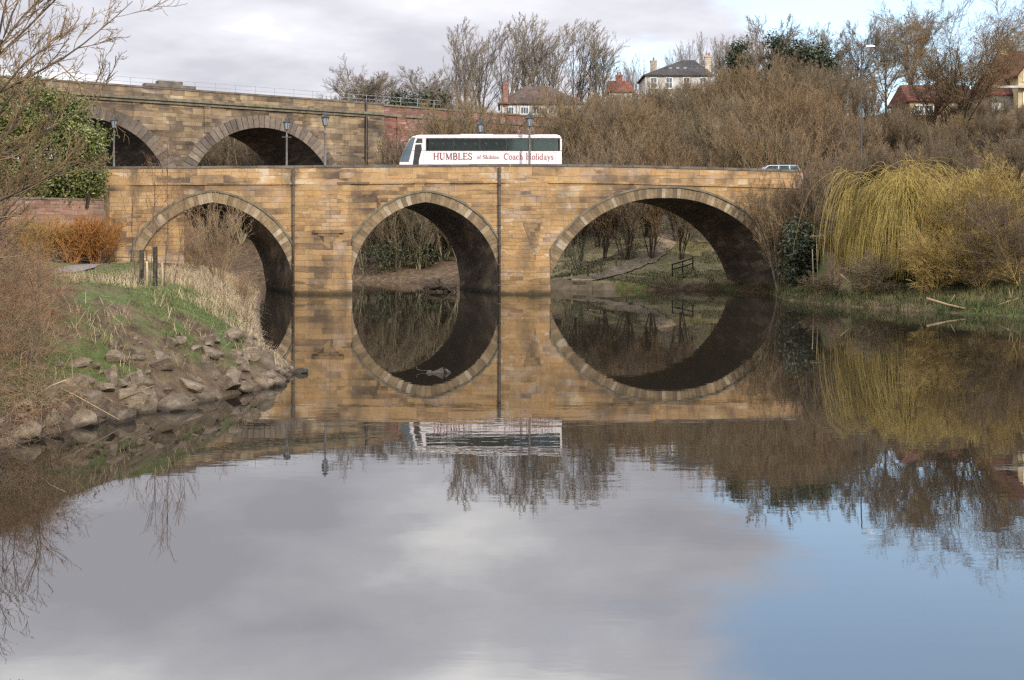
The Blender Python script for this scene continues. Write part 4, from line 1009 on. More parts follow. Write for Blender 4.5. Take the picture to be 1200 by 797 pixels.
# thicket on the hillside: many-stemmed trees, each an individual
sky_x = [640, 680, 700, 730, 760, 800, 830, 860, 900, 940, 980, 1010, 1060, 1110, 1160, 1210]
sky_y = [126, 116, 106, 98, 110, 100, 80, 58, 46, 54, 64, 72, 100, 130, 118, 112]
gr = random.Random(5)
for Yd, n, drop in ((152, 14, 0), (146, 13, 10), (138, 14, 18), (130, 14, 32), (122, 14, 48), (114, 13, 66), (107, 12, 84)):
    for i in range(n):
        x = 655 + (i + gr.uniform(.1, .9)) / n * (1030 - 655)
        top = np.interp(x, sky_x, sky_y) + drop * gr.uniform(.7, 1.2) + gr.uniform(-4, 6)
        y2 = Yd + gr.uniform(-3, 3); X = px(x, y2)
        z = gz(X, y2)
        if abs(y2 - road_y(X)) < 6 and X > 21: continue
        if hz(top, y2) - z < 3: continue
        if abs((X + 41) * .563 - (y2 - 123) * .827) < 9.5 and X < 60:   # the viaduct stands here
            top += 0
            q = ((X + 41) * .563 - (y2 - 123) * .827)
            y2 -= (10 - q) * .83 if q > -1 else 0
            X = px(x, y2); z = gz(X, y2)
        put(THK[gr.randrange(4)], x, y2, min(top, hz(0, 1) * 0 + 186), 'many-stemmed brown bare tree in the dense thicket on the hillside', 'tree', 'thicket trees on the hillside', gr.uniform(1.0, 1.35), tmat=M['barkgreen'] if gr.random() < .35 else M['barkbrown'], cmat=M['twigrust'] if gr.random() < .4 else M['twigbrown'])
# low scrub in front of the brick viaduct, behind the coach
for i, (x, Yd, yt) in enumerate(((455, 132, 168), (478, 128, 150), (503, 130, 140), (520, 126, 124), (541, 131, 102), (552, 127, 112), (566, 130, 130), (582, 130, 140), (596, 126, 146), (610, 127, 142), (628, 131, 140), (648, 128, 132), (668, 130, 108), (692, 127, 112), (712, 131, 108), (735, 128, 114))):
    put(THK[i % 4], x, Yd - 4, yt, 'low many-stemmed bare scrub tree before the red brick viaduct', 'tree', 'scrub trees along the brick viaduct', 1.3, cmat=M['twigrust'] if i % 3 == 0 else M['twigbrown'])
for i, (x, Yd, yt) in enumerate(((545, 178, 108), (562, 180, 112), (640, 182, 108), (662, 182, 104), (690, 180, 106), (702, 178, 112), (724, 182, 110), (748, 180, 112), (770, 182, 114), (788, 180, 102))):
    put(THK[i % 4], x, Yd, yt, 'bare many-stemmed tree on the slope around the bungalow', 'tree', 'hilltop scrub round the bungalow', 1.2, cmat=M['twigrust'] if i % 2 == 0 else M['twigbrown'])
for i, (x, Yd, yt) in enumerate(((702, 196, 102), (716, 194, 106), (730, 196, 103), (746, 190, 100), (762, 184, 94), (770, 183, 92), (784, 182, 94), (798, 183, 92), (812, 182, 94), (826, 182, 92), (836, 184, 88))):
    put(THK[i % 4], x, Yd, yt, 'bare many-stemmed tree screening the cottage and white house', 'tree', 'scrub below the hilltop houses', 1.15, cmat=M['twigrust'] if i % 2 else M['twigbrown'])
for i, (x, Yd, yt) in enumerate(((1058, 133, 116), (1072, 131, 134), (1086, 132, 130), (1102, 130, 136), (1118, 131, 132), (1140, 130, 128), (1152, 127, 116), (1164, 126, 112), (1178, 125, 114), (1196, 124, 120))):
    put(THK[i % 4], x, Yd, yt, 'bare many-stemmed tree screening the red-roofed houses on the right', 'tree', 'scrub before the right-hand houses', 1.15, cmat=M['twigrust'] if i % 2 else M['twigbrown'])
for i in range(26):
    x = 1030 + (i % 13 + gr.uniform(.1, .9)) / 13 * 185; Yd = (127, 119)[i // 13] + gr.uniform(-2, 2)
    put(THK[i % 4], x, Yd, (122, 134)[i // 13] + gr.uniform(-6, 7), 'brown many-stemmed bare tree covering the slope below the red-roofed houses', 'tree', 'scrub on the slope below the red roofs', 1.4, cmat=M['twigrust'] if i % 3 else M['twigbrown'])
# right hand slope behind the willows
for i in range(26):
    x = 985 + (i % 13 + gr.uniform(.1, .9)) / 13 * 235; Yd = (116, 104)[i // 13] + gr.uniform(-3, 3)
    if i // 13 == 1: Yd = 86 + gr.uniform(-3, 1.5)
    yt = (138, 168)[i // 13] + gr.uniform(-14, 14)
    if i // 13 == 0 and 1060 < x < 1150: yt += 10
    put(THK[i % 4], x, Yd, yt, 'dark many-stemmed bare tree on the slope behind the yellow willow', 'tree', 'bare trees behind the willows', 1.25, cmat=M['twigbrown'], tmat=M['barkbrown'])
for i in range(20):
    x = 1215 + (i % 10 + gr.uniform(.1, .9)) / 10 * 260; Yd = (112, 78)[i // 10] + gr.uniform(-5, 5)
    if abs(Yd - road_y(px(x, Yd))) < 5: Yd -= 9
    put(THK[i % 4], x, Yd, (128, 176)[i // 10] + gr.uniform(-14, 14), 'bare many-stemmed tree at the far right edge of the riverside slope', 'tree', 'trees at the right end of the slope', 1.3, cmat=M['twigrust'] if i % 2 else M['twigbrown'])
# woodland seen through the viaduct and the bridge arches
for i in range(34):
    x = 120 + (i % 17 + gr.uniform(.1, .9)) / 17 * 300; Yd = (168, 152)[i // 17] + gr.uniform(-4, 4); X = px(x, Yd)
    if (X + 41) * .563 - (Yd - 123) * .827 > -11: Yd += 16
    put(THK[i % 4], x, Yd, (128, 146)[i // 17] + gr.uniform(-8, 10), 'bare woodland tree seen through the open viaduct arch', 'tree', 'woodland trees beyond the viaduct', 1.25, cmat=M['twigbrown'])
for i in range(13):
    x = 404 + (i + gr.uniform(.1, .9)) / 13 * 150; X = px(x, 121); Yd = 121 + gr.uniform(-4, 5)
    while inside(np.array([px(x, Yd)]), np.array([Yd]), POLY)[0]: Yd += 1.0
    put(THK[i % 4], x, Yd + 1.0, gr.uniform(212, 240), 'dark bare riverside tree seen through the middle arch', 'tree', 'riverside trees beyond the middle arch', 1.3, cmat=M['twigbrown'])
for i in range(14):
    x = 648 + (i + gr.uniform(.1, .9)) / 14 * 190; Yd = 122 + gr.uniform(-3, 9) + (4 if x > 740 else 0)
    put(SLIM[i % 2] if i % 4 else THK[i % 4], x, Yd, gr.uniform(196, 226), 'pale slender bare tree on the bank seen through the wide arch', 'tree', 'slender trees beyond the wide arch', 1.1 if i % 2 else 1.0, tmat=M['barkgreen'], cmat=M['twigrust'])

# ---- weeping willow
def make_willow(seed, H, rad, nlimb, nsh, lo):
    g = np.random.default_rng(seed)
    P = path(np.array([[0, 0, -.3]]), np.array([[0, 0, 1.]]), np.array([H * .45]), 6, .05, (0, 0, .05), g); Rd = taper(np.array([.28]), np.array([.17]), 6)
    tr = [tubes(P, Rd, 8)]
    p, D, r, t, par = spawn(P, Rd, nlimb, .25, 1., .62, g, .25)
    L = g.uniform(.3, .85, len(t)) * H * .75
    P1 = path(p, D, L, 8, .08, (0, 0, -.025), g); R1 = taper(r * .5, np.full(len(t), .02), 8); tr.append(tubes(P1, R1, 5))
    p, D, r, t, par = spawn(P1, R1, 9, .2, 1, .6, g, .3)
    P2 = path(p, D, L[par] * g.uniform(.25, .5, len(t)), 6, .12, (0, 0, -.14), g); R2 = taper(np.clip(r * .5, .012, .05), np.full(len(t), .009), 6)
    p, D, r, t, par = spawn(P2, R2, nsh, .1, 1, .8, g, .4)
    drop = np.clip((p[:, 2] - lo) * g.uniform(.15, 1.0, len(t)) ** .8, .4, None)
    P3 = path(p, D * .5 + np.array([0, 0, -.25]), drop, 9, .07, (0, 0, -.5), g); R3 = taper(np.full(len(t), .0115), np.full(len(t), .008), 9)
    return merge(tr), merge([tubes(P2, R2, 3), tubes(P3, R3, 3)])
WIL = Proto('weeping_willow', *(lambda q: (q[0], M['barkgreen'], q[1], M['twigyellow']))(make_willow(12, 9.4, 4, 26, 44, .0)), 9.4)
X, Yd = px(1060, 76), 76
WIL.place(X, Yd, gz(X, Yd), (hz(166, Yd) - gz(X, Yd)) / 9.6, .4, 'yellow weeping willow with long hanging shoots on the right bank', 'willow', None, 1.05)
OSI = [Proto('osier_willow', *(lambda q: (q[0], M['twigochre'], q[1], M['twigochre']))(make_tree(160 + i, 8, .8, (0, 0, 0), 9, (.12, .98), .5, .38, (7, 6, 4), (.5, .5, .6), (.5, .5, .5), (0, 0, .03), .008, stems=9, spread=.35, twig=.009, jit=.12)), 8) for i in range(2)]
put(OSI[0], 1118, 73, 180, 'bushy ochre willow leaning over the bank beside the weeping willow', 'willow', None, 1.15, cmat=M['twigochre'])
put(OSI[1], 1160, 73, 192, 'ochre willow bush nearest the right edge of the bank', 'willow', None, 1.15, cmat=M['twigochre'])
put(OSI[0], 1096, 70.5, 262, 'low tangled ochre bush at the foot of the willows by the water', 'bush', None, 1.3, cmat=M['twigochre'])
put(OSI[1], 1150, 69, 262, 'low brown bush overhanging the water below the ochre willow', 'bush', None, 1.5, cmat=M['twigochre'])
put(OSI[0], 1196, 68, 215, 'brown riverside bush cut by the right edge above the fallen branch', 'bush', None, 1.3, cmat=M['twigbrown'])
put(OSI[1], 1016, 73, 296, 'low brown scrub under the hanging shoots of the weeping willow', 'bush', None, 1.6, cmat=M['twigbrown'])
put(THK[1], 912, 87.3, 205, 'thin brown bush growing up the right end of the bridge', 'bush', None, 1.1, cmat=M['twigrust'])
put(THK[2], 948, 86, 172, 'bare grey-brown tree standing just beyond the end of the parapet', 'tree', None, 1.0, cmat=M['twigbrown'], tmat=M['barkbrown'])
put(THK[3], 972, 85, 178, 'bare brown tree between the bridge end and the yellow willow', 'tree', None, 1.0, cmat=M['twigbrown'], tmat=M['barkbrown'])

put(OSI[1], 984, 79, 262, 'brown scrub on the bank between the holly bush and the weeping willow', 'bush', None, 1.5, cmat=M['twigrust'])
put(OSI[0], 962, 78, 318, 'low brown tangle at the water edge below the holly bush', 'bush', None, 2.2, cmat=M['twigbrown'])
# ---- leafy evergreens: leaf clumps through the crown's volume
def leaf_mat(name, a, b, c):
    s = NT(name); oi = s.n('ShaderNodeAttribute', attribute_name='leaf').outputs['Fac']
    s.p.inputs['Subsurface Weight'].default_value = 0
    return s.out(s.ramp(oi, [(0, a), (.5, b), (1, c)]), .5, .35)
M['leaf'] = leaf_mat('evergreen_leaves', (.035, .042, .010), (.095, .112, .028), (.22, .22, .07))
M['darkleaf'] = leaf_mat('dark_evergreen_leaves', (.016, .02, .009), (.032, .04, .016), (.06, .07, .028))
def leaf_cloud(seed, lumps, n, size, name, mat):
    """lumps: (x,y,z,rx,ry,rz). Leaves sit mostly near each lump's skin, thinning inward, with ragged edges"""
    g = np.random.default_rng(seed)
    lumps = np.array(lumps); vol = (lumps[:, 3] * lumps[:, 4] * lumps[:, 5]) ** .66; pick = g.choice(len(lumps), n // 7, p=vol / vol.sum())
    u = nrm(g.normal(0, 1, (len(pick), 3))); rr = np.clip(g.beta(5, 1.4, len(pick)) * 1.12, 0, 1.15)
    c = lumps[pick, :3] + u * rr[:, None] * lumps[pick, 3:]
    cen = np.repeat(c, 7, axis=0) + g.normal(0, size * 1.6, (len(c) * 7, 3)); out = np.repeat(u, 7, axis=0)
    m = len(cen); nn = nrm(out * .8 + g.normal(0, .6, (m, 3)) + np.array([0, 0, .25]))
    a = nrm(np.cross(nn, g.normal(0, 1, (m, 3)))); b = np.cross(nn, a); sz = size * g.uniform(.6, 1.3, m)[:, None]
    V = np.stack([cen - a * sz, cen - b * sz * .42 + nn * sz * .1, cen + a * sz, cen + b * sz * .42 + nn * sz * .1], 1).reshape(-1, 3)
    me = mesh_np(name, V, np.arange(m * 4).reshape(m, 4), mat)
    at = me.attributes.new('leaf', 'FLOAT', 'POINT'); at.data.foreach_set('value', np.repeat(np.clip(g.normal(.5, .25, m) + np.repeat(g.normal(0, .18, len(c)), 7), 0, 1), 4).astype(np.float32))
    return me
def evergreen(name, label, cat, x, y, z, lumps, n, size, mat, stems, seed):
    r = empty(name, (x, y, z)); tag(r, label, cat)
    link(bpy.data.objects.new('foliage', leaf_cloud(seed, lumps, n, size, 'foliage', mat)), r)
    mb = MB()
    for a, b, rad in stems: mb.tube([(a[0], a[1], -.3), (lerp(a[0], b[0], .5) + .1, lerp(a[1], b[1], .5), b[2] * .5), b], [rad, rad * .8, rad * .3], 7)
    mb.build('stem', M['barkbrown'], r, True)
    return r
X, Yd = px(38, 87.4), 87.4; zb = 6.7
g = random.Random(3); lum = []
for i in range(84):
    a = g.uniform(-6.2, 4.9); t = g.random()
    wmax = 10.1 - abs(a + .8) ** 2 * .125 + g.uniform(-.5, .4)
    lum.append((a, g.uniform(-.9 + min(0, a) * .25, .5), .5 + t * (wmax - 1.6), g.uniform(.7, 1.3), g.uniform(.7, 1.1), g.uniform(.6, 1.1)))
evergreen('evergreen_bush', 'big rounded glossy green evergreen bush above the red retaining wall', 'bush', X, Yd, zb, lum, 62000, .125, M['leaf'], [((q, 0, 0), (q * 1.2, .1, 6.5), .12) for q in (-3.4, -1.2, .6, 2.4, 4)], 8)
X, Yd = px(952, 84.2), 84.2; zb = gz(X, Yd)
evergreen('holly_bush', 'dark green holly bush on the bank at the right foot of the bridge', 'bush', X, Yd, zb, [(g.uniform(-1.3, 1.3), g.uniform(-.6, .6), .5 + i * .27, 1.25 - i * .045, .9, .6) for i in range(14)], 9000, .13, M['darkleaf'], [((-.3, 0, 0), (-.2, 0, 3.6), .09), ((.5, 0, 0), (.4, 0, 3), .07)], 9)
for i, (x, Yd, y0, y1, wd) in enumerate(((914, 150, 98, 44, 1.6), (938, 149, 92, 52, 1.6), (962, 150, 92, 52, 1.7), (868, 152, 92, 52, 1.4))):
    X = px(x, Yd); zb = gz(X, Yd); zt_ = hz(y1, Yd) - zb
    evergreen('ivy_clad_tree', ['dark ivy-clad tree top above the thicket, leftmost of the evergreen clumps', 'dark ivy-clad tree top in the middle of the evergreen clumps', 'dark ivy-clad tree top nearest the tall street light', 'narrow dark conifer spire behind the thicket right of the white house'][i], 'tree', X, Yd, zb, [(g.uniform(-1, 1) * wd * .5, g.uniform(-.6, .6), zt_ * (.45 + .55 * k / 9) - .6, wd * g.uniform(.5, .8), wd * .6, 1.1) for k in range(10)], 4200, .2, M['darkleaf'], [((0, 0, 0), (0, 0, zt_ * .95), .2)], 20 + i)
X0, Yd = px(459, 168), 168
hd = evergreen('clipped_hedge', 'dark clipped evergreen hedge on the hilltop behind the viaduct railing', 'hedge', X0, Yd, gz(X0, Yd), [(k * .62, g.uniform(-.4, .4), hz(112, Yd) - gz(X0, Yd) - g.uniform(.2, 4), .8, .8, 1.3) for k in range(13) for _ in range(3)], 9000, .2, M['darkleaf'], [((k, 0, 0), (k, 0, 5), .1) for k in (1, 3, 5, 7)], 31)
# ivy on the far bank through the middle arch
X, Yd = px(500, 120), 118.5; zb = gz(X, Yd)
evergreen('ivy_thicket', 'dark ivy growing on the bank seen through the middle arch', 'bush', X, Yd, zb, [(g.uniform(-5.5, .8), g.uniform(-.6, 1.2), g.uniform(.2, 3.6), 1.0, .8, .9) for _ in range(10)], 2000, .14, M['darkleaf'], [((0, 0, 0), (.1, 0, 4.5), .11), ((-3, 0, 0), (-3, 0, 4), .1)], 41)
# ------------------------------------------------------------------ left bank: shrubs, saplings, brambles, grass, rocks
X, Yd = px(256, 73), 73
SHR[0].place(X, Yd, gz(X, Yd) - .1, (hz(236, Yd) - gz(X, Yd)) / 5.0, 0, 'tall many-stemmed bare shrub in front of the left arch', 'shrub', None, 1.0)
X, Yd = px(232, 76), 76
SHR[1].place(X, Yd, gz(X, Yd) - .1, (hz(262, Yd) - gz(X, Yd)) / 5.0, 1, 'smaller bare shrub just left of the tall one before the left arch', 'shrub', None, 1.0)
X, Yd = px(286, 66), 66
SHR[1].place(X, Yd, gz(X, Yd) - .1, (hz(318, Yd) - gz(X, Yd)) / 5.0, 2, 'low straggling shrub at the water edge below the left arch', 'shrub', None, 1.3)
# orange dogwood against the retaining wall
DOG = Proto('dogwood_bush', *(lambda q: (q[0], M['twigorange'], q[1], M['twigorange']))(make_tree(171, 3, .95, (0, 0, 0), 7, (.25, .98), .4, .28, (5, 3), (.5, .6), (.5, .5), (0, 0, .04), .006, stems=30, spread=.34, twig=.009, jit=.1)), 3, 'twigs', 'stems')
for i, (x, Yd, yt) in enumerate(((50, 84.4, 252), (84, 85.2, 250), (112, 86, 252))):
    put(DOG, x, Yd, yt, ['bright orange-stemmed bush against the retaining wall, leftmost of three', 'bright orange-stemmed bush against the retaining wall, middle of three', 'bright orange-stemmed bush against the retaining wall, beside the bridge abutment'][i], 'bush', None, 1.35, cmat=[M['twigochre'], M['twigorange'], M['twigorange']][i])
# saplings beside the posts
SAP = [Proto('sapling', *(lambda q: (q[0], M['barkbrown'], q[1], M['twigred']))(make_tree(180 + i, 6, 1., (0, 0, 0), 12, (.25, .98), .42, .30, (4, 3), (.45, .5), (.5, .5), (0, 0, .09), .0042, twig=.0055, jit=.08)), 6) for i in range(2)]
for i, (x, Yd, yt, lab) in enumerate(((176, 47, 168, 'thin bare sapling standing between the two dark posts'), (193, 46, 150, 'thin tall bare sapling just right of the dark posts'), (205, 44, 205, 'short thin sapling rooted in the dry grass right of the posts'), (158, 50, 190, 'thin bare sapling left of the dark posts'), (262, 38, 295, 'thin leaning sapling among the dry stems at the water edge'), (288, 40, 318, 'short bare sapling at the tip of the dry grass'))):
    put(SAP[i % 2], x, Yd, yt, lab, 'sapling', None, 1.1)
# dark posts
for i, (x, yt, lab) in enumerate(((166, 293, 'dark wet wooden post, left one of the pair by the saplings'), (182, 289, 'dark wet wooden post, right one of the pair by the saplings'))):
    Yd = 47.5; X = px(x, Yd); z = gz(X, Yd)
    r = empty('wooden_post', (X, Yd, z - .1)); tag(r, lab, 'post')
    H = hz(yt, Yd) - z + .1
    mb = MB(); mb.box(-.075, .075, -.075, .075, 0, H); mb.build('post', M['woodd'], r, False, .012)
    mb = MB(); mb.tube([(-.09, 0, H * .93), (.09, 0, H * .93)], .02, 6); mb.build('bolt', M['iron'], r)
for i, (x, lab) in enumerate(((172, 'pale slim stake standing between the dark posts'), (190, 'pale slim stake just right of the dark posts'))):
    Yd = 46.8; X = px(x, Yd); z = gz(X, Yd); mb = MB(); mb.tube([(0, 0, -.1), (.02, 0, .6), (0, .01, 1.05)], [.045, .042, .04], 7)
    o = mb.build('wooden_stake', M['straw'], None, True); o.location = (X, Yd, z); tag(o, lab, 'stake')
# black railing in front of the abutment
Yd = 82; Xa, Xb = px(118, Yd), px(172, Yd); z = gz(px(150, Yd), Yd)
fe = empty('metal_fence', (Xa, Yd, z)); tag(fe, 'low black rail fence at the foot of the bridge abutment', 'fence')
for q in np.linspace(0, Xb - Xa, 4): tube_obj('post', [(q, 0, -.5), (q, 0, 1.1)], .035, M['ironblack'], fe)
for zz in (1.05, .6): tube_obj('rail', [(0, 0, zz), (Xb - Xa, 0, zz)], .022, M['ironblack'], fe, 6)

# overhanging tree at the left edge: trunk off to the left, limbs reaching over the water
g = np.random.default_rng(77)
P = path(np.array([[0, 0, -.3]]), np.array([[.25, 0, 1.]]), np.array([8.2]), 7, .06, (.04, 0, .03), g); Rd = taper(np.array([.17]), np.array([.05]), 7)
tr = [tubes(P, Rd, 8)]
p, D, r, t, par = spawn(P, Rd, 16, .42, 1, .75, g, .2)
D[:, 0] = np.abs(D[:, 0]) * 1.1 + .12
L = g.uniform(2.2, 4.3, len(t)) * (1.1 - .3 * t); P1 = path(p, D, L, 9, .10, (.035, 0, .025), g); R1 = taper(r * .4, np.full(len(t), .006), 9); tr.append(tubes(P1, R1, 6))
cr = []; Pp, Rp, Lp = P1, R1, L
for m, a, lf, kk in ((10, .6, .45, 7), (8, .55, .45, 5), (5, .6, .42, 4)):
    p, D, r, t, par = spawn(Pp, Rp, m, .15, 1, a, g, .25)
    Lc = Lp[par] * lf * g.uniform(.5, 1.2, len(t)) * (1.1 - .4 * t); Pc = path(p, D, Lc, kk, .12, (.01, 0, .06), g); Rc = taper(np.clip(r * .6, .005, None), np.full(len(t), .0042), kk)
    cr.append(tubes(Pc, Rc, 4 if kk > 5 else 3)); Pp, Rp, Lp = Pc, Rc, Lc
OVH = Proto('overhanging_tree', merge(tr), M['barkbrown'], merge(cr), M['twigrust'], 8)
X, Yd = px(-150, 19.5), 19.5
OVH.place(X, Yd, gz(X, Yd), 1.0, 0, 'bare tree at the left edge whose twiggy limbs overhang the water', 'tree')
X, Yd = px(-235, 23), 23
OVH.place(X, Yd, gz(X, Yd), .92, .5, 'second bare tree behind the overhanging one at the left edge', 'tree', None, 1., cmat=M['twigtan'])

# brambles: arching canes in tangles
def make_bramble(seed, n, L, spread):
    g = np.random.default_rng(seed)
    P0 = np.zeros((n, 3)); P0[:, :2] = g.normal(0, .55, (n, 2)); P0[:, 2] = -.1
    D0 = g.normal(0, spread, (n, 3)); D0[:, 2] = 1
    Ls = g.uniform(.5, 1, n) * L; P = path(P0, D0, Ls, 10, .16, (0, 0, -.11), g); Rd = taper(g.uniform(.005, .009, n), np.full(n, .0035), 10)
    p, D, r, t, par = spawn(P, Rd, 5, .15, 1, .7, g, .4); Pc = path(p, D, Ls[par] * g.uniform(.12, .4, len(t)), 6, .2, (0, 0, -.05), g); Rc = taper(np.clip(r * .7, .004, None), np.full(len(t), .003), 6)
    p, D, r, t, par = spawn(Pc, Rc, 3, .15, 1, .7, g, .4); Pd = path(p, D, g.uniform(.1, .45, len(t)), 4, .2, (0, 0, -.03), g); Rf = taper(np.full(len(t), .0038), np.full(len(t), .0028), 4)
    return tubes(P, Rd, 4), merge([tubes(Pc, Rc, 3), tubes(Pd, Rf, 3)])
BR = [Proto('bramble', *(lambda q: (q[0], M['twigred'], q[1], M['twigred']))(make_bramble(200 + i, 60, 2.9, .7)), 1.6, 'shoots', 'canes') for i in range(3)]
gr = random.Random(12); nb = 0
for Yd in np.arange(22.5, 34, 1.25):
    for k in range(4):
        x = gr.uniform(-40, 100 - (Yd - 22) * 5); y2 = Yd + gr.uniform(-.6, .6); X = px(x, y2)
        if inside(np.array([X]), np.array([y2]), POLY)[0]: continue
        z = gz(X, y2); nb += 1
        BR[nb % 3].place(X, y2, z, gr.uniform(.34, .6), gr.uniform(0, 6.28), 'tangled reddish-brown bramble on the near left bank', 'bramble', 'brambles on the left bank', 1.15, cmat=[M['twigred'], M['twigtan'], M['twigrust']][nb % 3], tmat=[M['twigred'], M['twigrust'], M['twigtan']][gr.randrange(3)])
# long thin shrubs whose shoots cross in front of the evergreen bush
for i, (x, Yd, yt) in enumerate(((-20, 27, 190), (22, 29, 235), (-45, 31, 160), (48, 30, 255), (8, 33, 205), (75, 34, 285), (30, 25, 300))):
    put(SAP[i % 2], x, Yd, yt, 'reddish bare thorny shrub rising from the brambles at the left edge', 'shrub', 'thin shrubs rising from the brambles', 2.0, cmat=M['twigred'])
# broken pale stems
def stick(name, label, cat, pts, r, mat):
    mb = MB(); mb.tube(pts, [r * (1 - .5 * i / (len(pts) - 1)) for i in range(len(pts))], 7); o = mb.build(name, mat, None, True); return tag(o, label, cat)
def ground_pt(x, y, dz=0.):
    """world point under photo pixel x,y on the terrain, found by marching the view ray"""
    for Yd in np.arange(18, 130, .05):
        X = px(x, Yd); z = hz(y, Yd)
        if z <= max(gz(X, Yd), 0): return X, Yd, z + dz
    return X, Yd, z
def gp_batch(x, y):
    Yd = np.arange(18, 130, .05); X = px(x, Yd); zz = np.maximum(terrain(X, Yd), 0); i = np.argmax(hz(y, Yd) <= zz); return X[i], Yd[i], zz[i]
for i, (a, b, c_, lab) in enumerate((((85, 452), (84, 414), (66, 448), 'bent pale dead stem making an upright hook on the grass slope'), ((158, 460), (146, 418), (140, 470), 'pale broken stem standing by the rocks'), ((138, 470), (172, 455), (180, 452), 'pale stick lying across the rocks'), ((52, 446), (86, 462), (140, 495), 'long thin pale stick trailing down to the rocks'), ((20, 480), (60, 452), (78, 445), 'pale curved cane arching out of the brambles'))):
    X, Yd, z = gp_batch(*a)
    P3 = [(px(q[0], Yd - .1 * k), Yd - .1 * k, max(hz(q[1], Yd - .1 * k), .1)) for k, q in enumerate((a, b, c_))]
    stick('dry_stick', lab, 'stick', P3, .013, M['straw'])

# dry grass and green grass on the bank (uncountable)
def blades(n, pts, h, wd, lean, g, mat, name, droop=.4):
    m = len(pts); a = g.uniform(0, 2 * np.pi, m); d = np.stack([np.cos(a), np.sin(a), np.zeros(m)], -1); side = np.stack([-np.sin(a), np.cos(a), np.zeros(m)], -1)
    hh = h * g.uniform(.5, 1.2, m)[:, None]; ln = lean * g.uniform(.1, 1, m)[:, None]
    p0 = pts; p1 = pts + np.array([0, 0, 1.]) * hh * .6 + d * hh * ln * .4; p2 = pts + np.array([0, 0, 1.]) * hh * (1 - droop * ln * .6) + d * hh * ln
    w_ = (wd * g.uniform(.6, 1.3, m))[:, None]
    V = np.stack([p0 - side * w_, p0 + side * w_, p1 + side * w_ * .7, p1 - side * w_ * .7, p2 + side * w_ * .15, p2 - side * w_ * .15], 1).reshape(-1, 3)
    b = np.arange(m)[:, None] * 6
    Fq = np.concatenate([b + np.array([0, 1, 2, 3]), b + np.array([3, 2, 4, 5])])
    return mesh_np(name, V, Fq, mat)
def scatter(n, x0, x1, y0, y1, keep, g):
    x = g.uniform(x0, x1, n); y = g.uniform(y0, y1, n); k = keep(x, y); x, y = x[k], y[k]; return np.stack([x, y, terrain(x, y) - .02], -1)
g = np.random.default_rng(5)
def keep_green(x, y):
    dl = pdist(x, y, LB); nn = fbm(x * .22 + 3, y * .22, 4); n2 = fbm(x * .8, y * .8, 3)
    return (~inside(x, y, POLY)) & (dl > .7) & (dl < 16) & (nn + (n2 - .45) * .5 > .34) & (pdist(x, y, PATHL) > 1.25) & ~((y > 56) & (dl < 6.5)) & ~((y < 24) & (g.random(len(x)) < .6))
pts = scatter(420000, -30, -5, 20, 84, keep_green, g)
def keep_tuft(x, y): return keep_green(x, y) & (fbm(x * 1.5 + 9, y * 1.5, 3) > .56)
pt2 = scatter(160000, -30, -5, 20, 84, keep_tuft, g)
M['tuft'] = mottled('tuft_blades', (.075, .095, .025), (.22, .21, .09), 2.5, .75, .2)
o = link(bpy.data.objects.new('tufted_grass', blades(0, pt2, .2, .008, 1.6, g, M['tuft'], 'tufted_grass', .6))); tag(o, kind='stuff')
M['grassblade'] = mottled('grass_blades', (.06, .08, .022), (.155, .165, .06), .9, .7, .2)
o = link(bpy.data.objects.new('grass', blades(0, pts, .085, .008, .8, g, M['grassblade'], 'grass'))); tag(o, kind='stuff')
def keep_dry(x, y):
    dl = pdist(x, y, LB); n2 = fbm(x * .6, y * .6, 3)
    a = (y > 33) & (y < 86) & (dl < 1.2 + 4.2 * np.clip((y - 36) / 24, 0, 1)) & (dl > .25)
    b = (dl > .8) & (dl < 9) & (y < 36) & (n2 > .52) & (x < px(130, y))
    c_ = (dl > .8) & (dl < 11) & (y > 22) & (y < 62) & (fbm(x * 1.1 + 4, y * 1.1, 3) > .55) & (g.random(len(x)) < .55)
    return (~inside(x, y, POLY)) & ((a & (n2 > .36)) | b | c_)
pts = scatter(130000, -30, -4, 20, 86, keep_dry, g)
M['drygrass'] = mottled('dry_grass_blades', (.20, .145, .085), (.44, .335, .20), 1.1, .85, .15)
o = link(bpy.data.objects.new('dry_grass', blades(0, pts, .55, .006, 1.9, g, M['drygrass'], 'dry_grass', .75))); tag(o, kind='stuff')
def keep_right(x, y):
    dr = pdist(x, y, RB); n2 = fbm(x * .5, y * .5, 3)
    return (~inside(x, y, POLY)) & (dr < 6) & (n2 > .22)
pts = scatter(130000, 16, 40, 50, 92, keep_right, g)
M['rank'] = mottled('rank_grass_blades', (.05, .065, .022), (.15, .13, .06), .5, .85, .15)
o = link(bpy.data.objects.new('rank_grass', blades(0, pts, .42, .014, 1.2, g, M['rank'], 'rank_grass'))); tag(o, kind='stuff')
pts = scatter(40000, -2, 22, 95, 112, lambda x, y: (~inside(x, y, POLY)) & (fbm(x * .4, y * .4, 3) > .42), g)
o = link(bpy.data.objects.new('bank_grass', blades(0, pts, .22, .014, 1.0, g, M['rank'], 'bank_grass'))); tag(o, kind='stuff')

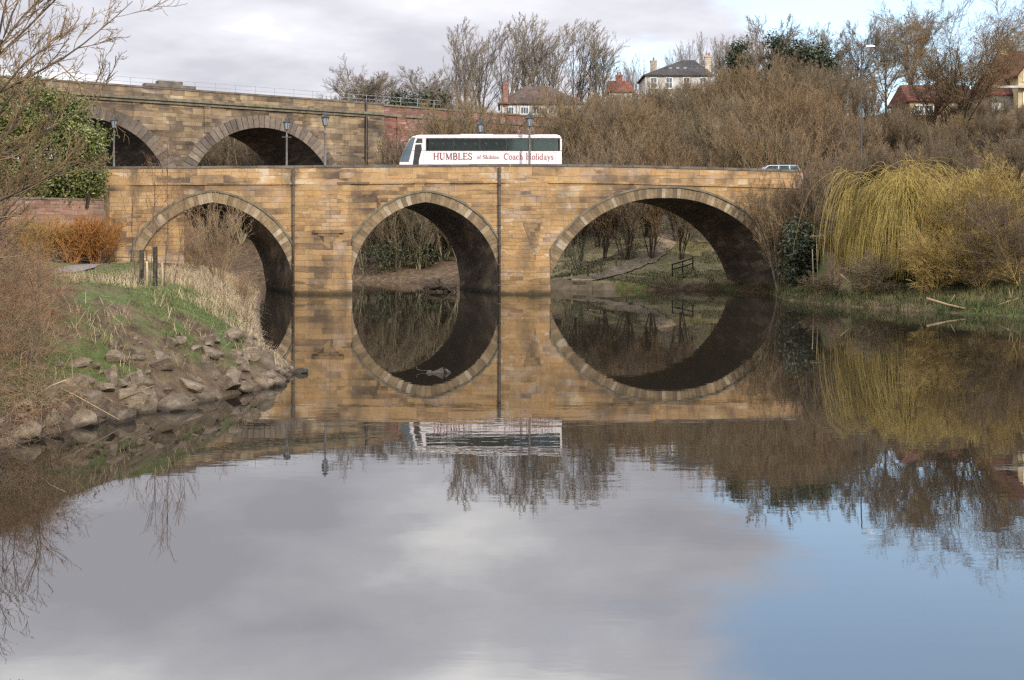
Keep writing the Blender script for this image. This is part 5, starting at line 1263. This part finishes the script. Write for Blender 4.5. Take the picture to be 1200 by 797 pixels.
# rocks: armour stone along the water's edge
s = NT('river_rock'); v = s.obj()
c = s.ramp(s.noise(v, 1.6, 6, .65), [(.3, (.09, .066, .045)), (.52, (.17, .13, .09)), (.7, (.27, .215, .155))])
h_ = s.n('ShaderNodeHueSaturation'); s.l(c, h_.inputs['Color']); s.l(s.rng(s.n('ShaderNodeObjectInfo').outputs['Random'], 0, 1, .7, 1.15, False), h_.inputs['Value'])
wz = s.xyz(s.pos())[2]
c = s.mix(s.rng(s.math('ADD', wz, s.math('MULTIPLY', s.noise(s.pos(), 3.), .2)), .14, .26, .8, 0), h_.outputs[0], (.028, .023, .017))
s.bump(s.noise(v, 5., 6, .7), .05); M['rock'] = s.out(c, .9, .2)
def rock_mesh(seed):
    g = np.random.default_rng(seed); bm = bmesh.new(); bmesh.ops.create_icosphere(bm, subdivisions=3, radius=1)
    pl = [(nrm(g.normal(0, 1, 3)), g.uniform(.34, .72)) for _ in range(9)]
    off = g.uniform(0, 50, 2)
    for v_ in bm.verts:
        p = np.array(v_.co)
        for n_, d_ in pl:
            q = p @ n_
            if q > d_: p = p - n_ * (q - d_) * .98
        p *= 1 + .12 * (float(fbm(np.array([p[0] * 1.6 + off[0] + p[2]]), np.array([p[1] * 1.6 + off[1] - p[2]]), 3)[0]) - .45)
        v_.co = p
    me = bpy.data.meshes.new('rock'); bm.to_mesh(me); bm.free(); me.materials.append(M['rock'])
    return me
RM = [rock_mesh(300 + i) for i in range(7)]
M['rockwet'] = mottled('wet_weedy_rock', (.03, .026, .018), (.09, .075, .05), 5., .6, .4, .03)
def rock(x, y, z, sx_, sy_, sz_, label, group=None, rz=None):
    o = link(bpy.data.objects.new('rock', gr.choice(RM))); o.location = (x, y, z); o.scale = (sx_, sy_, sz_); o.rotation_euler = (gr.uniform(-.25, .25), gr.uniform(-.25, .25), gr.uniform(0, 6.28) if rz is None else rz)
    if group is None: o.material_slots[0].link = 'OBJECT'; o.material_slots[0].material = M['rockwet']
    return tag(o, label, 'rock', group)
gr = random.Random(21)
def along(t):
    seg = LB[3:9]; L_ = [math.dist(a, b) for a, b in zip(seg[:-1], seg[1:])]; d = t * sum(L_)
    for (a, b), l in zip(zip(seg[:-1], seg[1:]), L_):
        if d <= l: u = ((b[0] - a[0]) / l, (b[1] - a[1]) / l); return a[0] + u[0] * d, a[1] + u[1] * d, (-u[1], u[0])
        d -= l
    return seg[-1][0], seg[-1][1], (-u[1], u[0])
nr = 0
for i in range(230):
    t = gr.random(); x, y, n_ = along(t); o_ = gr.uniform(.12, 1.9)
    x += n_[0] * o_ + gr.uniform(-.2, .2); y += n_[1] * o_ + gr.uniform(-.2, .2)
    sz = gr.choice((.06, .08, .10, .12, .15, .18, .22, .30, .40)) * (1.15 - .22 * o_) * (1 if t < .75 else .7)
    sz = max(sz * .85, .055); z = gz(x, y)
    rock(x, y, max(z, -.05) + sz * .15, sz * gr.uniform(1.1, 1.9), sz * gr.uniform(.9, 1.4), sz * gr.uniform(.7, 1.1), 'tumbled brown armour stone in the band along the left waterline', 'armour stones along the left waterline')
for (x, y, sz) in ((183, 418, .22), (221, 455, .34), (165, 462, .26), (172, 482, .42), (122, 458, .28), (148, 470, .45), (201, 480, .5), (266, 454, .42), (230, 410, .2), (233, 388, .15), (100, 470, .38), (140, 495, .4), (95, 497, .38), (310, 452, .4), (325, 449, .34), (285, 455, .3), (128, 424, .16), (113, 395, .14), (270, 437, .25), (240, 470, .35), (215, 474, .3)):
    X, Yd, z = gp_batch(x, y); rock(X, Yd, z + sz * .1, sz * gr.uniform(1.1, 1.4), sz, sz * gr.uniform(.6, .8), 'larger pale boulder lying on the left bank among the stones', 'larger boulders on the left bank')
def wp(x, y):
    Yd = HC * F / (y - HY); return px(x, Yd), Yd
X, Yd = wp(349, 437); rock(X, Yd, .02, .35, .22, .14, 'dark wet stone standing alone in the water off the bank tip', rz=0)
X, Yd = wp(514, 437)
o = rock(X, Yd, .0, .34, .22, .19, 'weedy stone in midstream in the middle of the reflected arch', rz=.3)
X2, Y2 = wp(504, 437); rock(X2, Y2, -.02, .2, .16, .1, 'small flat stone beside the weedy midstream stone', rz=1.)
X2, Y2 = wp(523, 436.8); rock(X2, Y2, .0, .18, .15, .18, 'knobbly stone at the right end of the midstream group', rz=2.)
X3, Y3 = wp(490, 436); stick('driftwood_stick', 'thin curved stick poking up beside the midstream stones', 'stick', [(X3 - .05, Y3, .16), (X3 - .03, Y3, .08), (X3 + .1, Y3, .04), (X3 + .4, Y3, .05)], .014, M['woodd'])
# drift debris caught on the pier
deb = empty('driftwood_pile', (px(520, 93.5) - .3, 93.5, 0)); tag(deb, 'dark pile of driftwood caught against the pier inside the middle arch', 'driftwood')
mb = MB(); g2 = random.Random(4)
for i in range(70):
    a = Vector((g2.gauss(0, .9), g2.gauss(0, .5), g2.uniform(-.1, .5))); d = Vector((g2.gauss(0, 1), g2.gauss(0, .6), g2.gauss(0, .35))).normalized() * g2.uniform(.5, 1.6)
    a.z = max(-.1, .6 - abs(a.x) * .35) * g2.random(); mb.tube([a - d * .5, a + Vector((0, 0, .05)), a + d * .5], g2.uniform(.02, .07), 6)
mb.build('branches', M['woodd'], deb)
mb = MB(); mb.tube([(-1.6, -.3, .05), (0, -.2, .3), (1.3, 0, .45)], [.14, .13, .1], 8); mb.build('log', M['woodd'], deb)

# right bank: fallen branches, dead stalks
def branch(label, pts, r, mat, twigs=4, cat='branch'):
    o = empty('fallen_branch', pts[0]); tag(o, label, cat)
    b = Vector(pts[0]); q = [Vector(p) - b for p in pts]
    mb = MB(); mb.tube(q, [r * (1 - .65 * i / (len(q) - 1)) for i in range(len(q))], 8); mb.build('limb', mat, o, True)
    for k in range(twigs):
        i = random.randrange(1, len(q)); d = Vector((random.uniform(-.6, .8), random.uniform(-.3, .3), random.uniform(-.1, .6)))
        mb = MB(); mb.tube([q[i], q[i] + d * .5, q[i] + d + Vector((0, 0, .1))], [r * .35, r * .25, r * .12], 6); mb.build('twig', mat, o, True)
Yw = 66
branch('long pale fallen branch lying along the right bank by the water', [(px(1086, 67), 67, .75), (px(1110, 66.2), 66.2, .45), (px(1135, 65.5), 65.5, .22), (px(1160, 64.8), 64.8, .35), (px(1185, 64), 64, .8)], .08, M['twigtan'], 5)
branch('short pale stick leaning on the right bank under the willow', [(px(985, 74.5), 74.5, 1.9), (px(997, 74), 74, 1.35), (px(1009, 73.5), 73.5, .95)], .05, M['twigtan'], 1)
branch('grey leaning limb inside the rusty willow bush', [(px(1130, 70), 70, 3.9), (px(1150, 70), 70, 3.0), (px(1172, 70), 70, 2.4), (px(1200, 70), 70, 2.1)], .07, M['twigtan'], 4)
for i, (x, yb, yt, lab) in enumerate(((957, 305, 277, 'flat-topped pale dead flower stalk before the holly bush'), (952, 312, 292, 'short bare pale stalk left of the flat-topped stalk'), (973, 305, 286, 'pale broken stub right of the flat-topped stalk'))):
    Yd = 81.5; X = px(x, Yd); z = gz(X, Yd); zt_ = hz(yt, Yd)
    r = empty('dead_stalk', (X, Yd, z)); tag(r, lab, 'stalk')
    H = max(zt_ - z, .6)
    tube_obj('stalk', [(.1, 0, -.1), (.05, 0, H * .5), (0, 0, H)], [.05, .04, .03], M['straw'], r)
    if i == 0:
        mb = MB()
        for k in range(26):
            a = random.uniform(0, 6.28); rr = random.uniform(.2, .65); mb.tube([(0, 0, H - .1), (math.cos(a) * rr * .7, math.sin(a) * rr * .7, H + .06), (math.cos(a) * rr, math.sin(a) * rr, H - .05)], .018, 4)
        mb.build('seed_head', M['straw'], r)
# ---- beyond the wide arch: landing wall, fences, gate
jt = empty('landing_wall', (px(650, 96.3), 96.6, 0)); tag(jt, 'low concrete landing wall at the water under the wide arch', 'wall')
Lj = px(722, 96.3) - px(650, 96.3)
mb = MB(); mb.box(-1.2, Lj * .62, 0, 1.2, -1.5, .78); mb.box(Lj * .62 + .01, Lj, .05, 1.2, -1.5, .55); mb.build('wall', M['concrete'], jt, False, .03)
mb = MB(); mb.box(Lj * .3, Lj * .52, -.03, .02, .45, .70); mb.build('plate', M['woodd'], jt)
def fence(name, label, pts, hgt, mat, rails=(1., .55), posts=True, cat='fence', r=.05):
    b = Vector(pts[0]); o = empty(name, b); tag(o, label, cat)
    q = [Vector(p) - b for p in pts]
    for p in q:
        mb = MB(); mb.box(p.x - r, p.x + r, p.y - r, p.y + r, p.z - .3, p.z + hgt); mb.build('post', mat, o)
    for rl in rails:
        for p, n_ in zip(q[:-1], q[1:]):
            mb = MB(); z1, z2 = p.z + hgt * rl - .05, n_.z + hgt * rl - .05
            mb.loft([[(p.x, p.y - .07, z1 - .05), (p.x, p.y - .02, z1 - .05), (p.x, p.y - .02, z1 + .06), (p.x, p.y - .07, z1 + .06)], [(n_.x, n_.y - .07, z2 - .05), (n_.x, n_.y - .02, z2 - .05), (n_.x, n_.y - .02, z2 + .06), (n_.x, n_.y - .07, z2 + .06)]]); mb.build('rail', mat, o)
    return o
def gpt(x, Yd): X = px(x, Yd); return (X, Yd, gz(X, Yd))
fence('handrail_fence', 'pale wooden handrail fence climbing the bank under the wide arch', [gpt(670, 98.8), gpt(689, 100.5), gpt(704, 102), gpt(722, 104.5), gpt(741, 107.5)], 1.05, M['wood'], (1.,), r=.06)
fence('short_fence', 'short dark wooden fence on the grass slope below the gate', [gpt(788, 100), gpt(800, 101), gpt(812, 102)], 1.1, M['woodd'], (1., .6))
gp_ = [gpt(767, 115), gpt(808, 116)]
o = empty('field_gate', gp_[0]); tag(o, 'grey metal five-bar gate at the top of the slope through the wide arch', 'gate')
Lg = math.dist(gp_[0][:2], gp_[1][:2])
M['gate'] = mottled('gate_metal', (.2, .22, .24), (.28, .3, .32), 4, .5, .4)
for q in (0, Lg):
    mb = MB(); mb.box(q - .09, q + .09, -.09, .09, -.4, 1.6); mb.build('post', M['wood'], o)
for z in (.35, .6, .85, 1.1, 1.35): tube_obj('bar', [(.1, 0, z), (Lg - .1, 0, z)], .03, M['gate'], o, 6)
for q in (.12, Lg / 2, Lg - .12): tube_obj('upright', [(q, 0, .3), (q, 0, 1.38)], .03, M['gate'], o, 6)
